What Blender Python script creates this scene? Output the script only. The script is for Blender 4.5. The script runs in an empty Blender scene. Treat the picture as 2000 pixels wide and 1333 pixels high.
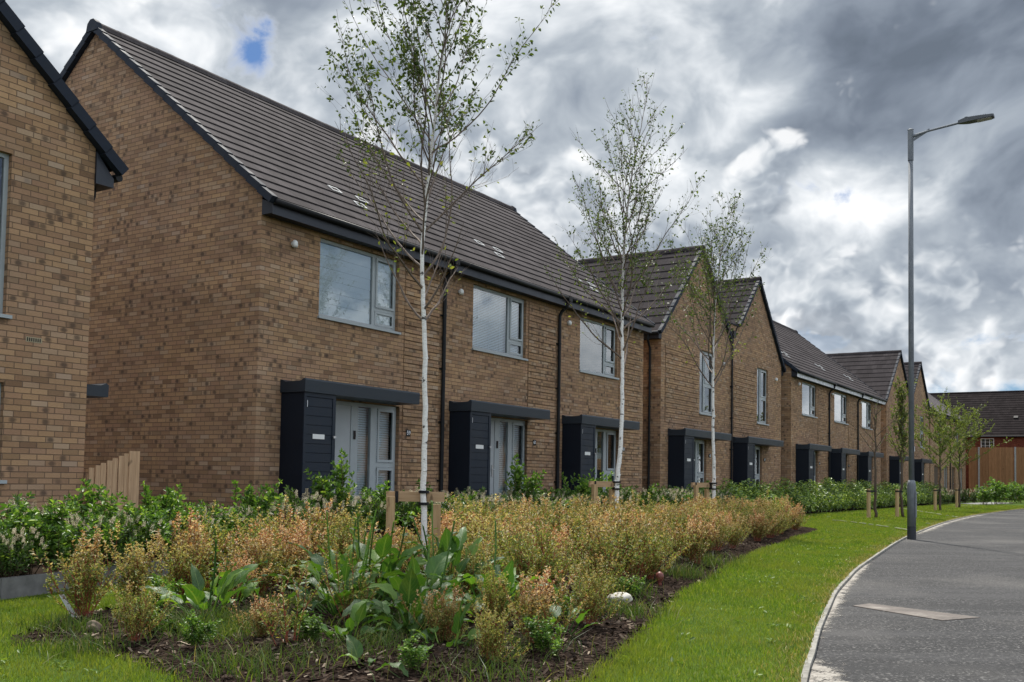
SUN_E=4.6; SUN_A=3.0; BGS=.10; EXPO=0.42; BACK=2.6
# (heading, height, half widths, amount): openings in the cloud deck, and its heavy and light parts
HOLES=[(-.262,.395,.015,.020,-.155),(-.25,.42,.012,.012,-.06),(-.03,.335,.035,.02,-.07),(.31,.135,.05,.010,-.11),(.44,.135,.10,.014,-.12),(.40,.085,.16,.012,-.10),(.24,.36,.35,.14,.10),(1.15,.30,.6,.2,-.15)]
HEAPS=[(.40,.19,.22,.07,.10),(.42,.11,.2,.025,.08),(-.1,.30,.25,.10,.03),(.28,.42,.34,.11,-.22),(-.262,.395,.05,.05,-.2)]
DARKS=[(.18,.41,.24,.10,.17),(.46,.37,.16,.10,.12),(.30,.30,.14,.035,.08),(-.10,.31,.12,.07,-.12),(-.33,.42,.16,.10,-.04),(.21,.335,.05,.03,-.08),(.06,.25,.08,.04,-.16),(.42,.262,.22,.022,-.16),(.38,.19,.22,.04,-.08),(.38,.125,.26,.05,-.40)]
import bpy, math, random
import numpy as np
from mathutils import Vector, Matrix
R=math.radians
scene=bpy.context.scene
col=scene.collection
rnd=random.Random(7)
rng=np.random.default_rng(11)

# ------------------------------------------------------------------ helpers
def V(*a): return np.array(a,float)
def unit(v):
    v=np.asarray(v,float); return v/(np.linalg.norm(v)+1e-12)

def empty(name,loc,label=None,cat=None,group=None,kind=None,rz=0):
    o=bpy.data.objects.new(name,None); col.objects.link(o)
    o.location=loc; o.rotation_euler=(0,0,rz); o.empty_display_size=.1
    tag(o,label,cat,group,kind); return o
def tag(o,label=None,cat=None,group=None,kind=None):
    if label: o['label']=label
    if cat: o['category']=cat
    if group: o['group']=group
    if kind: o['kind']=kind
    return o

class MB:
    """collects polygons in world coordinates, links them as one mesh object"""
    def __init__(s): s.v=[]; s.f=[]; s.uv=[]; s.mi=[]
    def poly(s,pts,uv=None,mi=0):
        n=len(s.v); s.v+= [tuple(map(float,p)) for p in pts]; s.f.append(tuple(range(n,n+len(pts))))
        if uv is None:
            a=V(*pts[1])-V(*pts[0]); b=V(*pts[2])-V(*pts[0]); c=np.abs(np.cross(a,b))
            k=int(np.argmax(c))
            if k==0: uv=[(p[1],p[2]) for p in pts]
            elif k==1: uv=[(p[0],p[2]) for p in pts]
            else: uv=[(p[0],p[1]) for p in pts]
        s.uv.append(uv); s.mi.append(mi)
    def hexa(s,p,mi=0):
        for q in ((0,3,2,1),(4,5,6,7),(0,1,5,4),(1,2,6,5),(2,3,7,6),(3,0,4,7)):
            s.poly([p[i] for i in q],mi=mi)
    def box(s,x0,x1,y0,y1,z0,z1,mi=0):
        x0,x1=sorted((x0,x1)); y0,y1=sorted((y0,y1)); z0,z1=sorted((z0,z1))
        s.hexa([(x0,y0,z0),(x1,y0,z0),(x1,y1,z0),(x0,y1,z0),(x0,y0,z1),(x1,y0,z1),(x1,y1,z1),(x0,y1,z1)],mi)
    def obox(s,o,a,b,c,mi=0):
        o,a,b,c=[np.asarray(t,float) for t in (o,a,b,c)]
        if np.dot(np.cross(a,b),c)<0: a,b=b,a
        s.hexa([o,o+a,o+a+b,o+b,o+c,o+a+c,o+a+b+c,o+b+c],mi)
    def tube(s,pts,rad,n=8,cap=True,mi=0):
        pts=[np.asarray(p,float) for p in pts]
        if np.isscalar(rad): rad=[rad]*len(pts)
        t0=unit(pts[1]-pts[0]); ref=V(0,0,1) if abs(t0[2])<.9 else V(1,0,0)
        a=unit(np.cross(t0,ref)); rings=[]; L=0; Ls=[]
        for i,p in enumerate(pts):
            t=unit(pts[min(i+1,len(pts)-1)]-pts[max(i-1,0)])
            a=unit(a-t*np.dot(a,t)); b=np.cross(t,a)
            if i: L+=np.linalg.norm(p-pts[i-1])
            Ls.append(L); k=len(s.v)
            for j in range(n):
                an=2*math.pi*j/n; q=p+rad[i]*(math.cos(an)*a+math.sin(an)*b); s.v.append(tuple(q))
            rings.append(k)
        for i in range(len(pts)-1):
            for j in range(n):
                jj=(j+1)%n; s.f.append((rings[i]+j,rings[i]+jj,rings[i+1]+jj,rings[i+1]+j))
                s.uv.append([(j/n,Ls[i]),((j+1)/n,Ls[i]),((j+1)/n,Ls[i+1]),(j/n,Ls[i+1])]); s.mi.append(mi)
        if cap:
            for k,rev in ((rings[0],True),(rings[-1],False)):
                idx=[k+j for j in range(n)]; idx=idx[::-1] if rev else idx
                s.f.append(tuple(idx)); s.uv.append([(0,0)]*n); s.mi.append(mi)
    def prism(s,prof,x0,x1,mi=0):
        """prof: list of (y,z), extruded along X"""
        A=[(x0,y,z) for y,z in prof]; B=[(x1,y,z) for y,z in prof]
        ar=sum(prof[i][0]*prof[(i+1)%len(prof)][1]-prof[(i+1)%len(prof)][0]*prof[i][1] for i in range(len(prof)))
        if ar<0: A,B=A[::-1],B[::-1]
        s.poly(A[::-1],mi=mi); s.poly(B,mi=mi)
        n=len(A)
        for i in range(n): s.poly([A[i],A[(i+1)%n],B[(i+1)%n],B[i]],mi=mi)
    def build(s,name,mat,parent=None,smooth=False,bevel=0,kind=None,label=None):
        me=bpy.data.meshes.new(name); org=V(0,0,0)
        if parent is not None:
            p=parent
            while p is not None: org=org+V(*p.location); p=p.parent
        vs=(np.array(s.v)-org) if len(s.v) else []
        me.from_pydata([tuple(q) for q in vs],[],s.f)
        uvl=me.uv_layers.new(name='UVMap')
        uvl.data.foreach_set('uv',np.array([c for u in s.uv for c in u],dtype=np.float32).ravel())
        for m in (mat if isinstance(mat,(list,tuple)) else [mat]): me.materials.append(m)
        me.polygons.foreach_set('material_index',s.mi)
        if smooth: me.polygons.foreach_set('use_smooth',[True]*len(me.polygons))
        me.update()
        o=bpy.data.objects.new(name,me); col.objects.link(o)
        if parent is not None: o.parent=parent
        if bevel:
            m=o.modifiers.new('bevel','BEVEL'); m.width=bevel; m.segments=2; m.limit_method='ANGLE'
        if kind: o['kind']=kind
        if label: o['label']=label
        return o

def np_mesh(name,verts,quads,mat,parent=None,tris=None,smooth=False,link=True,attr=None,mi=None):
    me=bpy.data.meshes.new(name)
    verts=np.asarray(verts,np.float32); nv=len(verts)
    q=np.asarray(quads,np.int32).reshape(-1,4) if quads is not None and len(quads) else np.zeros((0,4),np.int32)
    t=np.asarray(tris,np.int32).reshape(-1,3) if tris is not None and len(tris) else np.zeros((0,3),np.int32)
    me.vertices.add(nv); me.vertices.foreach_set('co',verts.ravel())
    loops=np.concatenate([q.ravel(),t.ravel()])
    me.loops.add(len(loops)); me.loops.foreach_set('vertex_index',loops)
    st=np.concatenate([np.arange(len(q))*4,len(q)*4+np.arange(len(t))*3]).astype(np.int32)
    me.polygons.add(len(st)); me.polygons.foreach_set('loop_start',st)
    for m in (mat if isinstance(mat,(list,tuple)) else [mat]): me.materials.append(m)
    if mi is not None: me.polygons.foreach_set('material_index',np.asarray(mi,np.int32))
    if smooth: me.polygons.foreach_set('use_smooth',np.ones(len(st),bool))
    me.update(calc_edges=True)
    o=bpy.data.objects.new(name,me)
    if link: col.objects.link(o)
    if parent is not None: o.parent=parent
    return o

# leaf: 6 verts folded along the midrib
LEAF=np.array([[0,0,0],[-.36,.3,.10],[-.30,.68,.08],[0,1,-.06],[.30,.68,.08],[.36,.3,.10]])
LQ=np.array([[0,5,4,3],[0,3,2,1]])
def leaves(P,D,L,W=.55,N=None,rs=None,spread=.5):
    """P points, D directions of the leaf axis, L lengths; returns verts, quads"""
    rs=rs or rng; P=np.asarray(P,float); n=len(P); D=np.asarray(D,float)
    D=D/(np.linalg.norm(D,axis=1,keepdims=True)+1e-9)
    up=np.tile(V(0,0,1),(n,1)) if N is None else np.asarray(N,float)
    up=up+rs.normal(0,spread,(n,3))
    X=np.cross(D,up); X/= (np.linalg.norm(X,axis=1,keepdims=True)+1e-9)
    Z=np.cross(X,D)
    L=np.broadcast_to(np.asarray(L,float),(n,)); W=np.broadcast_to(np.asarray(W,float),(n,))
    T=LEAF
    v=P[:,None,:]+ (T[None,:,0:1]*W[:,None,None]*X[:,None,:]+T[None,:,1:2]*D[:,None,:]+T[None,:,2:3]*Z[:,None,:])*L[:,None,None]
    q=(LQ[None]+ (np.arange(n)*6)[:,None,None]).reshape(-1,4)
    return v.reshape(-1,3),q
def joinm(parts):
    vs=[];qs=[];k=0
    for v,q in parts:
        vs.append(v); qs.append(np.asarray(q)+k); k+=len(v)
    return np.concatenate(vs),np.concatenate(qs)

def copy_tree(o,parent=None):
    c=o.copy(); col.objects.link(c); c.parent=parent
    for ch in list(o.children): copy_tree(ch,c)
    return c

# ------------------------------------------------------------------ node helper
class NT:
    def __init__(s,tree): s.t=tree; s.n=tree.nodes; s.l=tree.links
    def new(s,typ,**kw):
        nd=s.n.new(typ)
        for k,v in kw.items(): setattr(nd,k,v)
        return nd
    def put(s,sock,v):
        if v is None: return
        if isinstance(v,bpy.types.NodeSocket): s.l.new(v,sock)
        else:
            try: sock.default_value=v
            except Exception:
                if isinstance(v,(int,float)): sock.default_value=(v,)*len(sock.default_value)
                else: sock.default_value=tuple(v)+(1,)
    def m(s,op,a,b=None,c=None,clamp=False):
        nd=s.new('ShaderNodeMath',operation=op); nd.use_clamp=clamp
        for i,x in enumerate((a,b,c)):
            if x is not None: s.put(nd.inputs[i],x)
        return nd.outputs[0]
    def vm(s,op,a,b=None,out=0):
        nd=s.new('ShaderNodeVectorMath',operation=op); s.put(nd.inputs[0],a)
        if b is not None:
            s.put(nd.inputs[3 if op=='SCALE' else 1],b)
        return nd.outputs[1 if op in('DOT_PRODUCT','LENGTH') else 0]
    def xyz(s,x=0,y=0,z=0):
        nd=s.new('ShaderNodeCombineXYZ')
        for i,a in enumerate((x,y,z)): s.put(nd.inputs[i],a)
        return nd.outputs[0]
    def sep(s,v):
        nd=s.new('ShaderNodeSeparateXYZ'); s.put(nd.inputs[0],v); return nd.outputs
    def noise(s,vec,scale=5,detail=4,rough=.5,dist=0,col=False):
        nd=s.new('ShaderNodeTexNoise'); s.put(nd.inputs['Vector'],vec); nd.inputs['Scale'].default_value=scale
        nd.inputs['Detail'].default_value=detail; nd.inputs['Roughness'].default_value=rough; nd.inputs['Distortion'].default_value=dist
        return nd.outputs[1 if col else 0]
    def white(s,vec):
        nd=s.new('ShaderNodeTexWhiteNoise',noise_dimensions='3D'); s.put(nd.inputs['Vector'],vec); return nd.outputs
    def ramp(s,f,stops,interp='LINEAR'):
        nd=s.new('ShaderNodeValToRGB'); s.put(nd.inputs[0],f); r=nd.color_ramp; r.interpolation=interp
        while len(r.elements)<len(stops): r.elements.new(.5)
        for e,(p,c) in zip(r.elements,stops):
            e.position=p; e.color=(c,c,c,1) if isinstance(c,(int,float)) else tuple(c)+(1,)
        return nd.outputs[0]
    def mix(s,f,a,b,typ='MIX'):
        nd=s.new('ShaderNodeMix',data_type='RGBA',blend_type=typ); s.put(nd.inputs[0],f); s.put(nd.inputs[6],a); s.put(nd.inputs[7],b)
        return nd.outputs[2]
    def mr(s,f,a,b,c=0,d=1,smooth=False):
        nd=s.new('ShaderNodeMapRange'); nd.interpolation_type='SMOOTHSTEP' if smooth else 'LINEAR'; nd.clamp=True
        for i,x in enumerate((f,a,b,c,d)): s.put(nd.inputs[i],x)
        return nd.outputs[0]
    def bump(s,h,strength=.3,dist=.01):
        nd=s.new('ShaderNodeBump'); s.put(nd.inputs['Height'],h); nd.inputs['Strength'].default_value=strength; nd.inputs['Distance'].default_value=dist
        return nd.outputs[0]
    def coord(s,which='Object'):
        return s.new('ShaderNodeTexCoord').outputs[which]
    def uv(s): return s.new('ShaderNodeTexCoord').outputs['UV']

def newmat(name):
    m=bpy.data.materials.new(name); m.use_nodes=True
    nt=NT(m.node_tree); b=nt.n['Principled BSDF']
    return m,nt,b
def plain(name,c,rough=.5,spec=.4,metal=0,nz=0,nscale=8,bump=0,bscale=60):
    m,nt,b=newmat(name); b.inputs['Roughness'].default_value=rough; b.inputs['Metallic'].default_value=metal
    b.inputs['Specular IOR Level'].default_value=spec
    co=nt.coord()
    if nz:
        n=nt.noise(co,nscale,5,.6); f=nt.mr(n,.3,.7,1-nz,1+nz)
        nt.put(b.inputs['Base Color'],nt.mix(1.,tuple(c)+(1,),nt.xyz(f,f,f),'MULTIPLY'))
        nt.put(b.inputs['Roughness'],nt.mr(n,.3,.7,rough*.85,min(1,rough*1.15)))
    else: b.inputs['Base Color'].default_value=tuple(c)+(1,)
    if bump: nt.put(b.inputs['Normal'],nt.bump(nt.noise(co,bscale,4,.6),bump,.005))
    return m

M={}
# ---- brick
def brick_mat(name,tint=(1,1,1),dark=1.0,spots=.21):
    m,nt,b=newmat(name); uv=nt.sep(nt.uv()); u,v=uv[0],uv[1]
    rowf=nt.m('DIVIDE',v,.075); row=nt.m('FLOOR',rowf); fv=nt.m('FRACT',rowf)
    off=nt.m('MULTIPLY',nt.m('FLOORED_MODULO',row,2.),.5)
    jig=nt.m('MULTIPLY',nt.white(nt.xyz(row,3.1,0))[0],.10)
    cf=nt.m('ADD',nt.m('ADD',nt.m('DIVIDE',u,.225),off),jig); cl=nt.m('FLOOR',cf); fu=nt.m('FRACT',cf)
    w=nt.white(nt.xyz(cl,row,1.7)); w2=nt.white(nt.xyz(cl,row,9.3)); w3=nt.white(nt.xyz(row,cl,4.4))
    base=nt.ramp(w[0],[(0,(.245,.152,.092)),(.3,(.315,.204,.116)),(.55,(.375,.248,.140)),(.75,(.29,.180,.114)),(.9,(.34,.240,.152)),(1,(.36,.268,.184))])
    # wash of slightly different batches over the wall
    big=nt.noise(nt.xyz(nt.m('MULTIPLY',u,1.),v,0),.55,3,.55)
    base=nt.mix(nt.mr(big,.38,.66,0,.5),base,(.25,.165,.115,1))
    # streaked, sanded face
    st=nt.noise(nt.xyz(nt.m('MULTIPLY',u,30),nt.m('MULTIPLY',v,140),0),1.,4,.65)
    f=nt.mr(st,.25,.75,.80,1.18); base=nt.mix(1.,base,nt.xyz(f,f,f),'MULTIPLY')
    dk=nt.mr(nt.white(nt.xyz(cl,row,21.7))[0],.86,.90,1,.74); base=nt.mix(1.,base,nt.xyz(dk,dk,dk),'MULTIPLY')
    dr=nt.mr(nt.noise(nt.xyz(nt.m('MULTIPLY',u,.35),nt.m('MULTIPLY',v,1.1),7),1.2,4,.6),.3,.7,.84,1.12); base=nt.mix(1.,base,nt.xyz(dr,dr,dr),'MULTIPLY')
    # burnt smudge on some bricks
    sx=nt.m('SUBTRACT',fu,nt.mr(w2[0],0,1,.25,.75)); sy=nt.m('SUBTRACT',fv,.5)
    d=nt.m('SQRT',nt.m('ADD',nt.m('POWER',nt.m('MULTIPLY',sx,2.6),2.),nt.m('POWER',nt.m('MULTIPLY',sy,1.15),2.)))
    nn=nt.noise(nt.xyz(nt.m('MULTIPLY',u,18),nt.m('MULTIPLY',v,40),5),1.,3,.6)
    sm=nt.mr(nt.m('ADD',d,nt.m('MULTIPLY',nt.m('SUBTRACT',nn,.5),.55)),.24,.80,1,0,True)
    on=nt.mr(w3[0],1-spots,1-spots*.6,0,1)
    sc=nt.mix(w2[0],(.026,.023,.023,1),(.075,.053,.040,1))
    base=nt.mix(nt.m('MULTIPLY',nt.m('MULTIPLY',sm,on),.72),base,sc)
    # a few pale bloomed bricks
    base=nt.mix(nt.m('MULTIPLY',nt.mr(w2[0],.965,.995,0,1),.4),base,(.38,.32,.26,1))
    # joints
    ju=nt.m('MULTIPLY',nt.m('MINIMUM',fu,nt.m('SUBTRACT',1.,fu)),.225)
    jv=nt.m('MULTIPLY',nt.m('MINIMUM',fv,nt.m('SUBTRACT',1.,fv)),.075)
    wob=nt.m('MULTIPLY',nt.m('SUBTRACT',nt.noise(nt.xyz(u,v,0),22,2,.5),.5),.004)
    jd=nt.m('ADD',nt.m('MINIMUM',ju,jv),wob)
    joint=nt.mr(jd,.0035,.0068,1,0,True)
    colr=nt.mix(nt.m('MULTIPLY',joint,.85),base,(.105,.075,.055,1))
    t=tuple(x*dark for x in tint)
    colr=nt.mix(1.,colr,t+(1,),'MULTIPLY')
    nt.put(b.inputs['Base Color'],colr); b.inputs['Roughness'].default_value=.9; b.inputs['Specular IOR Level'].default_value=.2
    h=nt.m('ADD',nt.m('MULTIPLY',nt.m('SUBTRACT',1.,joint),1.),nt.m('ADD',nt.m('MULTIPLY',st,.22),nt.m('MULTIPLY',w2[0],.25)))
    nt.put(b.inputs['Normal'],nt.bump(h,.8,.007))
    return m
M['brick']=brick_mat('buff_brown_brick',tint=(1.07,1.02,.975),spots=.25)
M['brick_near']=brick_mat('buff_brown_brick_near',tint=(1.12,1.06,1.0),spots=.18)
M['red_brick']=brick_mat('dark_red_brick',tint=(.80,.36,.33),dark=.6,spots=.1)
# ---- roof tile: u along eave, v up the slope in metres
def tile_mat(name,c,gauge=.345,w=.30,gl=.42,var=.2):
    m,nt,b=newmat(name); uv=nt.sep(nt.uv()); u,v=uv[0],uv[1]
    row=nt.m('FLOOR',nt.m('DIVIDE',nt.m('ADD',v,.001),gauge)); off=nt.m('MULTIPLY',nt.m('FLOORED_MODULO',row,2.),.5)
    cf=nt.m('ADD',nt.m('DIVIDE',u,w),off); cl=nt.m('FLOOR',cf); fu=nt.m('FRACT',cf)
    wn=nt.white(nt.xyz(cl,row,2.2))[0]
    f=nt.mr(wn,0,1,1-var,1+var)
    st=nt.noise(nt.xyz(nt.m('MULTIPLY',u,9.),nt.m('MULTIPLY',v,1.6),0),2.,5,.6)
    f2=nt.mr(st,.3,.7,.82,1.2)
    big=nt.mr(nt.noise(nt.xyz(u,v,0),.5,3,.5),.3,.7,.88,1.1)
    k=nt.m('MULTIPLY',nt.m('MULTIPLY',f,f2),big)
    cc=nt.mix(1.,tuple(c)+(1,),nt.xyz(k,k,k),'MULTIPLY')
    gap=nt.mr(nt.m('MULTIPLY',nt.m('MINIMUM',fu,nt.m('SUBTRACT',1.,fu)),w),.002,.005,1,0)
    cc=nt.mix(nt.m('MULTIPLY',gap,.8),cc,(.012,.012,.013,1))
    lich=nt.mr(nt.noise(nt.xyz(u,v,3),38,3,.6),.70,.78,0,.35)
    cc=nt.mix(lich,cc,(.13,.12,.115,1))
    nt.put(b.inputs['Base Color'],cc); nt.put(b.inputs['Roughness'],nt.mr(st,.3,.7,gl-.05,gl+.14)); b.inputs['Specular IOR Level'].default_value=.03
    nt.put(b.inputs['Normal'],nt.bump(nt.m('ADD',nt.m('MULTIPLY',nt.m('SUBTRACT',1.,gap),.8),nt.m('MULTIPLY',nt.noise(nt.xyz(u,v,0),70,3,.6),.4)),.35,.006))
    return m
M['tile']=tile_mat('brown_grey_roof_tile',(.060,.053,.054),gl=.85)
M['tile_dark']=tile_mat('dark_roof_tile',(.040,.035,.036),gl=.9)
M['tile_end']=tile_mat('black_brown_roof_tile',(.022,.018,.018),gl=.9)
M['tile_pale']=tile_mat('pale_grey_roof_tile',(.125,.112,.112),gl=.8)
M['verge']=plain('dark_slate_verge_plastic',(.016,.021,.032),.75,.2,nz=.18,nscale=6)
M['navy']=plain('dark_navy_cladding',(.0085,.0145,.025),.5,.3,nz=.12,nscale=3,bump=.04,bscale=90)
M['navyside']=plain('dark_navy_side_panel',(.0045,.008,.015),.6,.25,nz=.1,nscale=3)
M['canopy']=plain('anthracite_canopy_metal',(.017,.024,.033),.45,.35,nz=.12,nscale=2.5)
M['fascia']=plain('dark_slate_fascia',(.014,.017,.026),.42,.4,nz=.15,nscale=2)
M['fascia_film']=plain('pale_film_on_fascia',(.42,.43,.45),.38,.5,nz=.45,nscale=5)
M['soffit']=plain('dark_soffit',(.016,.018,.025),.6,.3)
M['black']=plain('black_rainwater_plastic',(.007,.0075,.009),.55,.25)
M['rubber']=plain('black_rubber',(.009,.009,.010),.7,.3)
M['frame']=plain('grey_window_frame',(.31,.34,.35),.38,.45,nz=.05,nscale=4)
M['door']=plain('light_grey_door',(.33,.35,.36),.42,.4,nz=.05,nscale=3)
M['white']=plain('white_plastic',(.66,.66,.64),.4,.4)
M['steel']=plain('brushed_steel',(.55,.56,.57),.3,.5,metal=1)
M['plate']=plain('black_acrylic',(.008,.008,.010),.18,.5)
M['digit']=plain('white_vinyl',(.82,.84,.86),.5,.3)
M['blind']=plain('white_roller_blind',(.84,.92,.95),.75,.2)
M['slat']=plain('grey_venetian_slat',(.70,.76,.80),.5,.4)
M['concrete']=plain('grey_concrete',(.30,.295,.29),.85,.25,nz=.3,nscale=14,bump=.2,bscale=120)
M['board']=plain('grey_edging_slab',(.165,.16,.16),.8,.2,nz=.3,nscale=9,bump=.15,bscale=100)
M['path']=plain('grey_paving',(.20,.20,.195),.85,.25,nz=.25,nscale=5,bump=.2,bscale=80)
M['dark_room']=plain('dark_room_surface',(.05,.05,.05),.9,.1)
M['red_brown']=plain('red_brown_ball_glaze',(.16,.045,.035),.45,.4,nz=.2,nscale=20)
M['galv']=None
def galv():
    m,nt,b=newmat('galvanised_steel'); co=nt.coord()
    n=nt.noise(co,9,5,.65); st=nt.noise(nt.vm('MULTIPLY',co,(14,14,.9)),2,4,.6)
    f=nt.m('ADD',nt.m('MULTIPLY',n,.5),nt.m('MULTIPLY',st,.5))
    nt.put(b.inputs['Base Color'],nt.ramp(f,[(.3,(.11,.122,.137)),(.5,(.16,.172,.188)),(.7,(.215,.228,.24))]))
    b.inputs['Metallic'].default_value=.1; b.inputs['Specular IOR Level'].default_value=.25; nt.put(b.inputs['Roughness'],nt.mr(n,.3,.7,.6,.8)); return m
M['galv']=galv()
M['lampgrey']=plain('dark_grey_lantern_paint',(.045,.05,.055),.4,.4,nz=.1)
M['lens']=plain('pale_lantern_lens',(.42,.40,.37),.25,.5)
M['root']=plain('dark_bitumen_root_paint',(.032,.034,.040),.6,.3,nz=.25,nscale=20)
def glass_mat():
    m,nt,b=newmat('window_glass'); nt.n.remove(b); out=nt.n['Material Output']
    fr=nt.new('ShaderNodeFresnel'); fr.inputs[0].default_value=1.52
    co=nt.coord(); bm=nt.bump(nt.noise(nt.vm('MULTIPLY',co,(1.2,1.2,.7)),1.6,2,.5),.006,.05)
    g=nt.new('ShaderNodeBsdfGlossy'); g.inputs['Roughness'].default_value=.01; g.inputs[0].default_value=(.93,.97,1,1); nt.put(g.inputs['Normal'],bm)
    t=nt.new('ShaderNodeBsdfTransparent'); t.inputs[0].default_value=(.92,.96,.97,1)
    mx=nt.new('ShaderNodeMixShader'); nt.put(mx.inputs[0],nt.m('ADD',nt.m('MULTIPLY',fr.outputs[0],1.8),.03,clamp=True))
    nt.l.new(t.outputs[0],mx.inputs[1]); nt.l.new(g.outputs[0],mx.inputs[2]); nt.l.new(mx.outputs[0],out.inputs[0]); return m
M['glass']=glass_mat()
def wood_mat(name,c1,c2,sc=1.0,axis=2):
    m,nt,b=newmat(name); co=nt.coord()
    s=[28,28,28]; s[axis]=1.6
    g=nt.noise(nt.vm('MULTIPLY',co,tuple(x*sc for x in s)),1.3,5,.6,.6)
    k=nt.noise(nt.vm('MULTIPLY',co,(6,6,3.2)),1.5,2,.5)
    cc=nt.ramp(g,[(.3,c1),(.7,c2)])
    cc=nt.mix(nt.mr(k,.68,.76,0,.75),cc,tuple(x*.35 for x in c1)+(1,))
    isl=nt.new('ShaderNodeNewGeometry').outputs['Random Per Island']
    f=nt.mr(isl,0,1,.82,1.15); cc=nt.mix(1.,cc,nt.xyz(f,f,f),'MULTIPLY')
    nt.put(b.inputs['Base Color'],cc); b.inputs['Roughness'].default_value=.8; b.inputs['Specular IOR Level'].default_value=.25
    nt.put(b.inputs['Normal'],nt.bump(g,.35,.004)); return m
M['fence']=wood_mat('weathered_fence_timber',(.33,.205,.115),(.52,.345,.205))
M['stake']=wood_mat('sawn_tree_stake_timber',(.30,.19,.09),(.47,.33,.18))
M['stakebar']=wood_mat('sawn_stake_crossbar_timber',(.30,.19,.10),(.46,.32,.19),axis=0)
M['far_fence']=wood_mat('red_brown_fence_timber',(.20,.095,.042),(.33,.17,.082))

# ---- foliage
def leaf_mat(name,stops,rough=.45,trans=.35,tcol=(1.25,1.2,.6),spec=.4,tip=None,drift=None):
    """stops: colour ramp over the random number of each leaf; tip: (z0,z1,colour,amount) young growth at the top of the plant"""
    m,nt,b=newmat(name); out=nt.n['Material Output']
    isl=nt.new('ShaderNodeNewGeometry').outputs['Random Per Island']
    c=nt.ramp(isl,stops)
    oi=nt.new('ShaderNodeObjectInfo').outputs['Random']
    f=nt.mr(oi,0,1,.86,1.14); c=nt.mix(1.,c,nt.xyz(f,f,f),'MULTIPLY')
    if drift:
        n=nt.noise(nt.coord(),.9,5,.6); c=nt.mix(nt.mr(n,.42,.68,0,.75),c,drift[0]+(1,)); n2=nt.noise(nt.vm('ADD',nt.coord(),(5,2,0)),2.3,4,.6); c=nt.mix(nt.mr(n2,.52,.72,0,.6),c,drift[1]+(1,))
    if tip:
        z=nt.sep(nt.coord())[2]; z=nt.m('SUBTRACT',z,nt.mr(oi,0,1,-.06,.44)); j=nt.m('ADD',z,nt.m('MULTIPLY',nt.m('SUBTRACT',isl,.5),.25))
        fr=nt.m('MULTIPLY',nt.mr(j,tip[0],tip[1],0,1),tip[3])
        w=nt.white(nt.xyz(isl,isl,.3))[0]
        c=nt.mix(fr,c,nt.ramp(w,tip[2]))
    nt.put(b.inputs['Base Color'],c); b.inputs['Roughness'].default_value=rough; b.inputs['Specular IOR Level'].default_value=spec
    tr=nt.new('ShaderNodeBsdfTranslucent'); nt.put(tr.inputs[0],nt.mix(1.,c,tuple(tcol)+(1,),'MULTIPLY'))
    mx=nt.new('ShaderNodeMixShader'); mx.inputs[0].default_value=trans
    nt.l.new(b.outputs[0],mx.inputs[1]); nt.l.new(tr.outputs[0],mx.inputs[2]); nt.l.new(mx.outputs[0],out.inputs[0]); return m
M['spirea']=leaf_mat('orange_tipped_leaf',[(0,(.075,.125,.025)),(.35,(.14,.20,.04)),(.7,(.28,.30,.07)),(1,(.46,.40,.13))],rough=.5,trans=.4,tcol=(1.15,1.05,.7),
    tip=(.32,.74,[(0,(.30,.085,.05)),(.3,(.50,.20,.10)),(.55,(.56,.34,.14)),(.7,(.78,.50,.34)),(1,(.86,.74,.48))],.9))
M['spirea_yel']=leaf_mat('yellow_green_leaf',[(0,(.09,.14,.025)),(.4,(.18,.24,.045)),(.75,(.36,.36,.08)),(1,(.54,.46,.15))],rough=.5,trans=.4,tcol=(1.15,1.1,.7),
    tip=(.38,.85,[(0,(.48,.20,.10)),(.4,(.66,.52,.20)),(1,(.82,.70,.38))],.8))
M['rstem']=plain('red_brown_shrub_stem',(.24,.060,.035),.7,.2)
M['stem']=plain('brown_shrub_stem',(.09,.065,.04),.8,.2)
M['leafy']=leaf_mat('fresh_green_leaf',[(0,(.045,.105,.018)),(.5,(.085,.18,.028)),(.8,(.16,.29,.045)),(1,(.28,.40,.07))],rough=.45,trans=.42)
M['laurel']=leaf_mat('dark_glossy_leaf',[(0,(.030,.066,.016)),(.5,(.055,.11,.022)),(.85,(.10,.18,.035)),(1,(.20,.28,.06))],rough=.38,trans=.25,spec=.5)
M['flower']=leaf_mat('cream_flower',[(0,(.34,.29,.19)),(.5,(.47,.41,.29)),(1,(.58,.52,.40))],rough=.7,trans=.3,tcol=(1,1,.9))
M['hedge']=leaf_mat('glossy_hedge_leaf',[(0,(.04,.085,.014)),(.45,(.09,.165,.026)),(.75,(.20,.30,.045)),(1,(.42,.50,.10))],rough=.36,trans=.3,spec=.55)
M['dock']=None
M['birchleaf']=leaf_mat('birch_leaf',[(0,(.035,.06,.014)),(.5,(.06,.10,.02)),(.85,(.10,.15,.03)),(1,(.17,.22,.05))],rough=.5,trans=.4)
M['birchleaf_low']=leaf_mat('young_birch_leaf',[(0,(.12,.17,.03)),(.5,(.19,.24,.045)),(1,(.28,.30,.07))],rough=.5,trans=.45)
M['youngleaf']=leaf_mat('young_tree_leaf',[(0,(.075,.105,.026)),(.5,(.13,.18,.042)),(1,(.22,.26,.07))],rough=.5,trans=.45)
M['twig']=plain('brown_twig_bark',(.14,.105,.085),.7,.25,nz=.3,nscale=10)
M['bark']=plain('dark_young_bark',(.085,.062,.045),.8,.2,nz=.3,nscale=30)
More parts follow.
